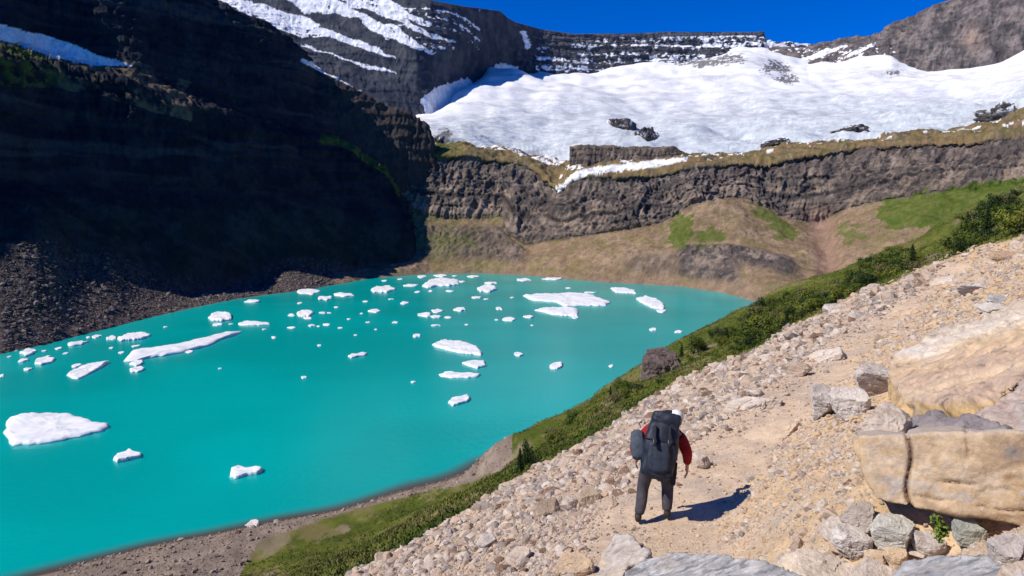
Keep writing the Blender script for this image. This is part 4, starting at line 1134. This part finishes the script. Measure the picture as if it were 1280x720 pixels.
# rock breaking through the ice front
_gu, _gv = proj(GL_G)
for k, (u, v, w_, h_, lb) in enumerate([(776, 160, 40, 22, 'dark rock outcrop high in the ice front, above the left end of the rock band'), (811, 172, 30, 26, 'dark rock outcrop just above the rock band under the glacier'), (979, 181, 40, 15, 'low dark rock outcrop at the glacier\'s lower edge, mid right'),
                                        (1066, 162, 46, 15, 'wide dark rock outcrop in the lower ice, right of the low one'), (1268, 142, 64, 28, 'dark rock outcrop at the glacier\'s far right edge'), (548, 178, 26, 14, 'brown rock knob at the glacier\'s left tip above the grassy ledge')]):
    j = int(np.argmin((_gu - u) ** 2 + (_gv - v) ** 2)); q = GL_G.reshape(-1, 3)[j]; Yd = q[1]
    V, Fc = poly_rock(ICO6, 700 + k, (1, 1, 1), 12, .12)
    V = V - (V.max(0) + V.min(0)) / 2; V = V / (V.max(0) - V.min(0)) * np.array([w_ * Yd / F, w_ * Yd / F * .8, h_ * Yd / F * 1.25])
    V = V + (2.2 * fbm(V / 9 + k, 4, .65) + 1.2 * ridged(V / np.array([5, 5, 14]) + k, 3))[:, None] * V / (np.linalg.norm(V, axis=1)[:, None] + 1e-6)
    nr = fbm(V / 6 + k, 4, .6)
    c = mix((.05, .048, .048), (.15, .13, .12), sm(-.4, .5, nr))
    c = mix(c, (.7, .71, .74), (sm(.15, .4, fbm(V / 8 + 30 + k, 3)) * sm(0, h_ * .4, V[:, 2])))
    ob = np_mesh('rock_outcrop', V, Fc, c, M_FAR, smooth=False); ob.location = tuple(q + np.array([0, w_ * Yd / F * .18, -h_ * Yd / F * .12]))
    tag(ob, lb, 'rock outcrop')

# ================================================================ VEGETATION
def leaf_soup(centers, radii, n, size, cols, seed, up=.3):
    r = np.random.default_rng(seed)
    k = r.integers(0, len(centers), n)
    d = r.normal(size=(n, 3)); d /= np.linalg.norm(d, axis=1)[:, None]
    q = centers[k] + d * radii[k] * (r.random(n) ** .35)[:, None]
    q += .25 * size * r.normal(size=(n, 3))
    a = r.normal(size=(n, 3)); a /= np.linalg.norm(a, axis=1)[:, None]
    b = np.cross(a, d + up * np.array([0, 0, 1])); b /= np.linalg.norm(b, axis=1)[:, None] + 1e-6
    s = size * r.uniform(.6, 1.4, n)[:, None]
    V = np.stack([q - b * s * .5, q + a * s, q + b * s * .5, q - a * s * .7], 1).reshape(-1, 3)
    Fc = np.arange(4 * n).reshape(-1, 4)
    t = r.random(n); c = mix(cols[0], cols[1], t); c = mix(c, cols[2], (r.random(n) < .15) * .8)
    return V, Fc, np.repeat(c, 4, 0)


def shrub_data(seed, cols):
    r = np.random.default_rng(seed); nl = 9
    cen = np.c_[r.uniform(-.55, .55, nl), r.uniform(-.55, .55, nl), r.uniform(.25, .75, nl)]
    rad = np.c_[r.uniform(.22, .42, nl), r.uniform(.22, .42, nl), r.uniform(.18, .32, nl)]
    V, Fc, c = leaf_soup(cen, rad, 1500, .055, cols, seed)
    return V, Fc, c


def fir_data(seed, cols):
    r = np.random.default_rng(seed); V, Fc, C = [], [], []; k = 0
    for lv in np.linspace(.08, .98, 18):
        R_ = .30 * (1 - lv) ** .85 + .02
        nb = max(4, int(12 * (1 - lv) + 4))
        for j in range(nb):
            a = r.uniform(0, 6.28); L_ = R_ * r.uniform(.6, 1.15); dp = r.uniform(.1, .35)
            for s in range(9):
                f = (s + 1) / 9
                c0 = np.array([math.cos(a) * L_ * f, math.sin(a) * L_ * f, lv - dp * L_ * f + .01])
                for e in range(2):
                    w_ = r.normal(size=3); w_ /= np.linalg.norm(w_); x_ = r.normal(size=3); x_ /= np.linalg.norm(x_)
                    sz = .028 * r.uniform(.7, 1.4)
                    V += [c0 - w_ * sz, c0 + x_ * sz, c0 + w_ * sz]; Fc.append((k, k + 1, k + 2)); k += 3
                    c = mix(cols[0], cols[1], r.random()); C += [c, c, c]
    return np.array(V), np.array(Fc), np.array(C)


def stem_data(h=1., r0=.035, limbs=4, seed=0):
    r = np.random.default_rng(seed); V, Fc = [], []

    def tube(a, b, ra, rb):
        a, b = np.array(a, float), np.array(b, float); d = b - a; d /= np.linalg.norm(d)
        x = np.cross(d, (.3, .9, .1)); x /= np.linalg.norm(x); y = np.cross(d, x); k = len(V); n = 6
        for p, q in ((a, ra), (b, rb)):
            for i in range(n):
                t = i / n * 6.283; V.append(p + q * (math.cos(t) * x + math.sin(t) * y))
        for i in range(n): Fc.append((k + i, k + (i + 1) % n, k + n + (i + 1) % n, k + n + i))
    tube((0, 0, -.1), (0, 0, h * .5), r0, r0 * .6); tube((0, 0, h * .5), (0.01, 0, h * .95), r0 * .6, r0 * .15)
    for k in range(limbs):
        a = r.uniform(0, 6.28); z = r.uniform(.15, .5) * h
        tube((0, 0, z), (math.cos(a) * .35, math.sin(a) * .35, z + .25), r0 * .4, r0 * .12)
    return np.array(V), np.array(Fc)


GC = {'dark': ((.018, .034, .010), (.035, .060, .014), (.05, .07, .02)), 'mid': ((.045, .075, .010), (.085, .115, .016), (.12, .12, .03)), 'lite': ((.09, .12, .014), (.15, .165, .022), (.17, .15, .04)), 'dry': ((.12, .105, .045), (.17, .145, .065), (.10, .11, .03))}
stems = [np_mesh('stem', *stem_data(.7, .03, 4, k), None, M_BARK, link=False) for k in range(2)]
trunks = [np_mesh('trunk', *stem_data(1., .02, 0, k), None, M_BARK, link=False) for k in range(2)]
SH = {c: [np_mesh('foliage', *shrub_data(40 + 7 * k + len(c), GC[c]), M_LEAF, smooth=False, link=False) for k in range(4)] for c in GC}
FR = {c: [np_mesh('crown', *fir_data(80 + k, GC[c]), M_LEAF, smooth=False, link=False) for k in range(3)] for c in ('dark', 'mid')}


def plant(kind, cname, k, x, y, h, wd, label, group):
    z = float(ground(np.array([x]), np.array([y]))[0])
    root = bpy.data.objects.new('shrub' if kind == 's' else 'fir_tree', None); COL.objects.link(root)
    root.location = (x, y, z - .03 * h); root.empty_display_size = .3
    for nm_, me in ((('stem', stems[k % 2]), ('foliage', SH[cname][k % 4])) if kind == 's' else (('trunk', trunks[k % 2]), ('crown', FR[cname][k % 3]))):
        c = bpy.data.objects.new(nm_, me); COL.objects.link(c); c.parent = root
        c.scale = (wd, wd, h); c.rotation_euler = (0, 0, random.uniform(0, 6.28))
    tag(root, label, 'shrub' if kind == 's' else 'fir tree', group)
    return root


def at_px(u, v, y0=30., y1=260.):
    """where the line of sight meets the hillside below the gravel edge"""
    e = np.interp(u, EDGE[:, 0], EDGE[:, 2]) * 1.03
    ys = np.linspace(max(e, y0), y1, 400); p = P(np.full(400, u), np.full(400, v), ys)
    g = ground(p[:, 0], p[:, 1]); i = np.where(p[:, 2] < g)[0]
    if len(i) == 0:
        k = int(np.argmin(p[:, 2] - g)); return p[k, 0], p[k, 1]
    return p[i[0], 0], p[i[0], 1]


FIX = [('f', 'dark', 650, 592, 34, .9, 'dark fir sapling at the gravel edge beside the beach\'s end'), ('s', 'dark', 664, 584, 36, .8, 'tall dark shrub beside the dark fir sapling'), ('s', 'mid', 712, 532, 16, 1.2, 'rounded shrub on the shoreline crest below the dark crag'),
       ('f', 'dark', 763, 497, 16, .8, 'tiny pointed fir on the crest left of the dark crag'), ('s', 'mid', 778, 492, 22, 1.6, 'broad shrub on the crest just left of the dark crag'), ('f', 'dark', 852, 446, 18, .9, 'pointed fir directly behind the dark crag'), ('s', 'mid', 872, 442, 24, 1.7, 'broad bush right of the dark crag'),
       ('s', 'dark', 897, 426, 20, 1.4, 'dark bush at the lake\'s far right corner'), ('s', 'mid', 690, 556, 12, 2.0, 'low shrub spread on the crest right of the tall dark shrub')]
for kd, cn, u, v, hp, asp, lb in FIX:
    x, y = at_px(u, v); h = hp * y / F
    plant(kd, cn, int(u), x, y, h, h * asp * (.62 if kd == 's' else .9), lb, None)
cnt = 0
rs = np.random.default_rng(5)
while cnt < 270:
    u = rs.uniform(690, 1300) if rs.random() < .15 else rs.uniform(900, 1310)
    e = np.interp(u, EDGE[:, 0], EDGE[:, 1]); b = np.interp(u, BEDGE[:, 0], BEDGE[:, 1])
    t = rs.random() ** 1.5; v = b + (e - b) * t
    if u > 1150 and rs.random() < .6: v = rs.uniform(b, b + .5 * (e - b))
    if u < 900 and t > .45: continue
    if math.sin(u * .047) + math.sin(u * .021 + v * .06) < -.7: continue
    x, y = at_px(u, v)
    right = u > 1160
    if rs.random() < (.24 if right else .12):
        h = rs.uniform(2.0, 3.8) if right else rs.uniform(1.6, 3.2); cn = 'dark' if rs.random() < .8 else 'mid'
        plant('f', cn, cnt, x, y, h, h * rs.uniform(.8, 1.2), 'dark fir tree in the thicket at the upper right' if right else 'small dark fir tree in the green band below the gravel', 'firs in the upper right thicket' if right else 'firs in the green band')
    else:
        h = rs.uniform(1.2, 3.0 if right else 2.6) * (.55 + .45 * (u > 930)); cn = rs.choice(['dark', 'mid', 'lite', 'dry'], p=[.26, .40, .24, .10] if right else [.14, .36, .36, .14])
        nmz = {'dark': 'dark green', 'mid': 'mid green', 'lite': 'bright green', 'dry': 'dry yellowish'}[cn]
        wh = 'in the thicket at the upper right' if right else 'in the green band below the gravel'
        plant('s', cn, cnt, x, y, h, h * rs.uniform(.8, 1.4), '%s leafy shrub %s' % (nmz, wh), '%s shrubs %s' % (nmz, wh))
    cnt += 1

# grass over the green band and the beach-side meadow
M3 = 120000
u3 = RNG.uniform(280, 1330, M3); Y3 = np.exp(RNG.uniform(math.log(25), math.log(170), M3)); x3 = (u3 - 640) / F * Y3; z3 = ground(x3, Y3)
k3 = (gravel_mask(x3, Y3, z3) < .4) & (beach_mask(x3, Y3, z3) < .4) & (z3 > -57)
p3 = np.stack([x3, Y3, z3], -1)[k3]
n3 = len(p3); nb = 5
base = np.repeat(p3, nb, 0) + RNG.normal(size=(n3 * nb, 3)) * np.array([.18, .18, 0])
h3 = RNG.uniform(.08, .22, n3 * nb) * np.repeat((.6 + .6 * sm(-.3, .5, fbm(p3 / 6, 3))) * np.clip(p3[:, 1] / 110, .16, 1), nb)
ang = RNG.uniform(0, 6.28, n3 * nb); wd = .045 + .05 * RNG.random(n3 * nb)
sx_ = np.stack([np.cos(ang) * wd, np.sin(ang) * wd, 0 * ang], -1); le = RNG.normal(size=(n3 * nb, 3)) * .1
V = np.stack([base - sx_ - [0, 0, .03], base + sx_ - [0, 0, .03], base + le + np.stack([0 * h3, 0 * h3, h3], -1)], 1).reshape(-1, 3)
q3 = sm(-.4, .5, fbm(p3 / 7 + 4, 4, .6))
c3 = mix((.06, .085, .012), (.13, .14, .025), q3); c3 = mix(c3, (.20, .16, .07), sm(.15, .6, fbm(p3 / 5 + 9, 4, .6)) * .7)
c3 = np.repeat(np.repeat(c3, nb, 0) * RNG.uniform(.75, 1.25, (n3 * nb, 1)), 3, 0)
tag(np_mesh('grass', V, np.arange(len(V)).reshape(-1, 3), c3, M_LEAF, smooth=False), 'short green grass below the stony slope', 'grass', kind='stuff')
# small plant under the ochre block
rt = bpy.data.objects.new('plant', None); COL.objects.link(rt)
pp = P(1174, 676, 4.75); rt.location = pp
cen = np.array([[0, 0, .1], [-.03, 0, .15], [.04, .02, .07], [-.01, -.02, .05]]); rd = np.full((4, 3), .05)
V, Fc, c = leaf_soup(cen, rd, 320, .016, ((.10, .16, .02), (.17, .22, .03), (.05, .09, .01)), 3)
np_mesh('foliage', V, Fc, c, M_LEAF, smooth=False, parent=rt)
np_mesh('stem', *[a if k else a * .16 for k, a in enumerate(stem_data(1., .04, 4, 1))], None, M_BARK, parent=rt)
tag(rt, 'small bright green plant growing under the ochre block', 'plant')

# ================================================================ HIKER
def skin_obj(name, verts, edges, radii, mat, parent=None, sub=2, root=0):
    me = bpy.data.meshes.new(name); me.from_pydata([tuple(v) for v in verts], edges, []); me.update()
    ob = bpy.data.objects.new(name, me); COL.objects.link(ob)
    if parent: ob.parent = parent
    ob.modifiers.new('skin', 'SKIN').use_smooth_shade = True
    if not me.skin_vertices: me.skin_vertices.new()
    for i, r in enumerate(radii):
        sv = me.skin_vertices[0].data[i]
        sv.radius = (r, r) if not isinstance(r, tuple) else r
        sv.use_root = (i == root)
    s = ob.modifiers.new('sub', 'SUBSURF'); s.levels = sub; s.render_levels = sub
    me.materials.append(mat)
    return ob


def baked(ob):
    dg = bpy.context.evaluated_depsgraph_get(); m2 = bpy.data.meshes.new_from_object(ob.evaluated_get(dg))
    ob.modifiers.clear(); old = ob.data; ob.data = m2; m2.name = ob.name; bpy.data.meshes.remove(old)
    return ob


M_SKIN = flat_mat('skin', (.45, .27, .19), .55, .3, .05)
M_RED = flat_mat('red_jacket', (.26, .012, .014), .8, .2, .2, 14, .5, .02)
M_PANT = flat_mat('dark_trousers', (.062, .057, .066), .85, .2, .25, 12, .5, .02)
M_BOOT = flat_mat('boot_leather', (.035, .028, .024), .7, .3)
M_CAP = flat_mat('white_cloth', (.75, .75, .77), .7, .2, .05)
M_PACK = flat_mat('pack_fabric', (.015, .020, .033), .6, .35, .45, 9, .5, .015)
M_PACK2 = flat_mat('pouch_fabric', (.062, .074, .095), .7, .25, .2, 16, .5, .015)
M_STRAP = flat_mat('strap_webbing', (.02, .02, .024), .8, .2)

HX, HY = 2.05, 9.55
HZ = float(ground(np.array([HX]), np.array([HY]))[0])
J = {'pel': (.03, 0, .94), 'sp': (.06, .05, 1.10), 'ch': (.15, .19, 1.27), 'nk': (.22, .33, 1.35), 'hd': (.275, .42, 1.41),
     'hl': (-.08, 0, .89), 'kl': (-.155, .11, .50), 'al': (-.20, -.05, .10), 'hr': (.13, .01, .89), 'kr': (.20, .20, .53), 'ar': (.20, .12, .13),
     'sl': (-.06, .17, 1.36), 'el': (-.30, .10, 1.12), 'wl': (-.27, .22, .90), 'sr': (.36, .18, 1.28), 'er': (.47, .09, 1.06), 'wr': (.47, .20, .84)}
order_ = list(J); ix = {k: i for i, k in enumerate(order_)}
V = [J[k] for k in order_]
E = [(ix[a], ix[b]) for a, b in (('pel', 'sp'), ('sp', 'ch'), ('ch', 'nk'), ('nk', 'hd'), ('pel', 'hl'), ('hl', 'kl'), ('kl', 'al'), ('pel', 'hr'), ('hr', 'kr'), ('kr', 'ar'), ('ch', 'sl'), ('sl', 'el'), ('el', 'wl'), ('ch', 'sr'), ('sr', 'er'), ('er', 'wr'))]
Rr = {'pel': .13, 'sp': .125, 'ch': .14, 'nk': .055, 'hd': .085, 'hl': .085, 'kl': .055, 'al': .04, 'hr': .085, 'kr': .055, 'ar': .04, 'sl': .065, 'el': .042, 'wl': .028, 'sr': .065, 'er': .042, 'wr': .028}
Rl = [Rr[k] for k in order_]
# head, feet, hands with five fingers each
def addc(p, par, r):
    V.append(p); E.append((par, len(V) - 1)); Rl.append(r); return len(V) - 1
hd2 = addc((.295, .48, 1.48), ix['hd'], .095)
addc((.30, .56, 1.40), ix['hd'], .03)
for s, a in ((-1, 'al'), (1, 'ar')):
    p = J[a]; addc((p[0] + .02 * s, p[1] + .18, p[2] - .06), ix[a], .035)
for s, a in ((-1, 'wl'), (1, 'wr')):
    p = np.array(J[a]); pm = addc(tuple(p + (0, .03, -.075)), ix[a], .027)
    for k, (dy, ln) in enumerate(((-.03, .062), (-.01, .075), (.012, .08), (.034, .07))):
        q = addc(tuple(p + (0.004 * s, .03 + dy, -.125)), pm, .0095)
        q2 = addc(tuple(p + (-.012 * s, .035 + dy, -.125 - ln * .55)), q, .0088)
        addc(tuple(p + (-.032 * s, .04 + dy, -.125 - ln)), q2, .008)
    q = addc(tuple(p + (-.01 * s, .075, -.07)), pm, .0105); addc(tuple(p + (-.025 * s, .095, -.11)), q, .009)
person = baked(skin_obj('person', V, E, Rl, M_SKIN, None, 2))
person.location = (HX, HY, HZ); person.rotation_euler = (0, 0, math.radians(-14))
tag(person, 'person with white cap, red jacket and dark trousers walking along the stony path', 'person')


def cloth(name, keys, edges, rad, mat, sub=2):
    ii = {k: i for i, k in enumerate(keys)}
    return baked(skin_obj(name, [keys[k] for k in keys], [(ii[a], ii[b]) for a, b in edges], [rad[k] for k in keys], mat, person, sub))


jk = {'hem': (.03, 0, .90), 'pel': J['pel'], 'sp': J['sp'], 'ch': J['ch'], 'nk': (.22, .30, 1.36), 'sl': J['sl'], 'el': J['el'], 'wl': tuple(np.array(J['wl']) * .88 + np.array(J['el']) * .12), 'sr': J['sr'], 'er': J['er'], 'wr': tuple(np.array(J['wr']) * .88 + np.array(J['er']) * .12)}
cloth('jacket', jk, [('hem', 'pel'), ('pel', 'sp'), ('sp', 'ch'), ('ch', 'nk'), ('ch', 'sl'), ('sl', 'el'), ('el', 'wl'), ('ch', 'sr'), ('sr', 'er'), ('er', 'wr')],
      {'hem': (.19, .16), 'pel': .17, 'sp': .16, 'ch': .17, 'nk': .075, 'sl': .105, 'el': .082, 'wl': .058, 'sr': .105, 'er': .082, 'wr': .058}, M_RED)
tk = {'pel': (.03, 0, .92), 'hl': J['hl'], 'ml': (-.115, .045, .68), 'kl': J['kl'], 'cl': (-.165, 0, .28), 'al': (-.20, -.045, .12), 'hr': J['hr'], 'mr': (.17, .12, .70), 'kr': J['kr'], 'cr': (.20, .15, .32), 'ar': (.20, .115, .15)}
cloth('trousers', tk, [('pel', 'hl'), ('hl', 'ml'), ('ml', 'kl'), ('kl', 'cl'), ('cl', 'al'), ('pel', 'hr'), ('hr', 'mr'), ('mr', 'kr'), ('kr', 'cr'), ('cr', 'ar')],
      {'pel': .16, 'hl': .125, 'ml': .112, 'kl': .094, 'cl': .088, 'al': .074, 'hr': .125, 'mr': .112, 'kr': .094, 'cr': .088, 'ar': .074}, M_PANT)
for s, a in ((-1, 'al'), (1, 'ar')):
    p = np.array(J[a])
    bk = {'t': tuple(p + (0, 0, .06)), 'a': tuple(p + (0, -.01, -.03)), 'h': tuple(p + (0, -.05, -.06)), 'b': tuple(p + (.01 * s, .09, -.055)), 'e': tuple(p + (.02 * s, .19, -.065))}
    cloth('boot', bk, [('t', 'a'), ('a', 'h'), ('a', 'b'), ('b', 'e')], {'t': .058, 'a': .055, 'h': .045, 'b': .05, 'e': .04}, M_BOOT)
# cap: crown, brim
b = bmesh.new(); bmesh.ops.create_uvsphere(b, u_segments=24, v_segments=14, radius=.112)
bmesh.ops.delete(b, geom=[v for v in b.verts if v.co.z < -.035], context='VERTS')
for v in b.verts: v.co.y *= 1.2; v.co.z *= .9
me = bpy.data.meshes.new('cap'); b.to_mesh(me); b.free(); me.materials.append(M_CAP)
for p_ in me.polygons: p_.use_smooth = True
cap = bpy.data.objects.new('cap', me); COL.objects.link(cap); cap.parent = person; cap.location = (.296, .465, 1.485); cap.rotation_euler = (math.radians(-22), math.radians(8), 0)
cap.modifiers.new('s', 'SOLIDIFY').thickness = .008
b = bmesh.new(); bmesh.ops.create_circle(b, cap_ends=True, segments=24, radius=.1)
for v in b.verts: v.co.y = v.co.y * (.9 if v.co.y > 0 else .2)
me = bpy.data.meshes.new('brim'); b.to_mesh(me); b.free(); me.materials.append(M_CAP)
br = bpy.data.objects.new('brim', me); COL.objects.link(br); br.parent = cap; br.location = (0, .12, -.03); br.modifiers.new('s', 'SOLIDIFY').thickness = .008

# backpack
pack = bpy.data.objects.new('backpack', None); COL.objects.link(pack)
pack.location = person.matrix_basis @ Vector((0, 0, 0)) if False else person.location; pack.rotation_euler = person.rotation_euler
tag(pack, 'large dark blue-grey backpack on the walking person\'s back with a grey pouch at its side', 'backpack')


def soft_box(name, cx, cy, cz, sx, sy, sz, mat, rot=(0, 0, 0), parent=pack, n=.35, seed=1, taper=0., amp=.012):
    b = bmesh.new(); bmesh.ops.create_cube(b, size=1); bmesh.ops.subdivide_edges(b, edges=b.edges[:], cuts=9, use_grid_fill=True)
    V = np.array([v.co[:] for v in b.verts])
    S_ = V / (np.linalg.norm(V, axis=1)[:, None]) * .5
    V = V * (1 - n) + S_ * n * 1.15
    V[:, :2] *= (1 + taper * V[:, 2:3])
    V = V * np.array([sx, sy, sz])
    nr = V / (np.linalg.norm(V, axis=1)[:, None] + 1e-6)
    V = V + nr * (amp * fbm(V * 9 + seed * 5.1, 4, .6))[:, None] - nr * (amp * .8 * np.maximum(0, ridged(V * np.array([4, 4, 9]) + seed, 2) - .8))[:, None]
    for v, q in zip(b.verts, V): v.co = q
    me = bpy.data.meshes.new(name); b.to_mesh(me); b.free(); me.materials.append(mat)
    for p_ in me.polygons: p_.use_smooth = True
    ob = bpy.data.objects.new(name, me); COL.objects.link(ob); ob.parent = parent; ob.location = (cx, cy, cz); ob.rotation_euler = rot
    return ob


TL = math.radians(-17)
soft_box('main_bag', 0.09, -.155, 1.18, .45, .37, .82, M_PACK, (TL, 0.15, 0), n=.45, seed=2, taper=-.06, amp=.03)
soft_box('lid', .165, -.03, 1.58, .40, .33, .19, M_PACK, (TL, .16, 0), n=.55, seed=3, amp=.02)
fp = soft_box('front_pocket', .08, -.345, 1.13, .30, .11, .42, M_PACK2, (TL, 0, 0), n=.5, seed=4)
fp.data.materials[0] = flat_mat('pocket_fabric', (.022, .029, .043), .65, .3, .25, 16, .5, .015)
soft_box('side_pouch', -.22, -.12, 1.20, .20, .23, .40, M_PACK2, (TL, -.12, 0), n=.6, seed=5)
soft_box('hip_belt', .03, .02, .985, .40, .34, .11, M_STRAP, (TL, 0, 0), n=.3, seed=6)
for x in (.02, .22):
    soft_box('compression_strap', x, -.33, 1.42, .03, .05, .30, M_STRAP, (TL - .35, 0, 0), n=.2, seed=7, amp=.003)
for s in (-1, 1):
    vs = [(.13 + s * .10, -.02, 1.46), (.15 + s * .12, .13, 1.50), (.15 + s * .13, .28, 1.43), (.12 + s * .14, .31, 1.29), (.06 + s * .17, .22, 1.10), (.04 + s * .19, .04, 1.0)]
    baked(skin_obj('shoulder_strap', vs, [(i, i + 1) for i in range(5)], [(.03, .014)] * 6, M_STRAP, pack, 1))
soft_box('hanging_strap', .29, .0, .78, .07, .07, .36, M_STRAP, (.12, .08, 0), n=.4, seed=8)

# small hardware on the pack
M_BUCK = flat_mat('buckle_plastic', (.22, .23, .25), .4, .5, .05)
for x, z in ((.02, 1.36), (.22, 1.36), (.0, .99)):
    soft_box('buckle', x, -.365 if z > 1 else -.2, z, .045, .03, .05, M_BUCK, (TL, 0, 0), n=.2, seed=11, amp=.002)
soft_box('haul_loop', .19, -.06, 1.70, .10, .03, .05, M_STRAP, (TL, 0, 0), n=.5, seed=12, amp=.004)
for k, z in enumerate((1.30, 1.02)):
    soft_box('side_strap', .09, -.17, z, .455, .30, .022, M_STRAP, (TL, .15, 0), n=.35, seed=13 + k, amp=.003)
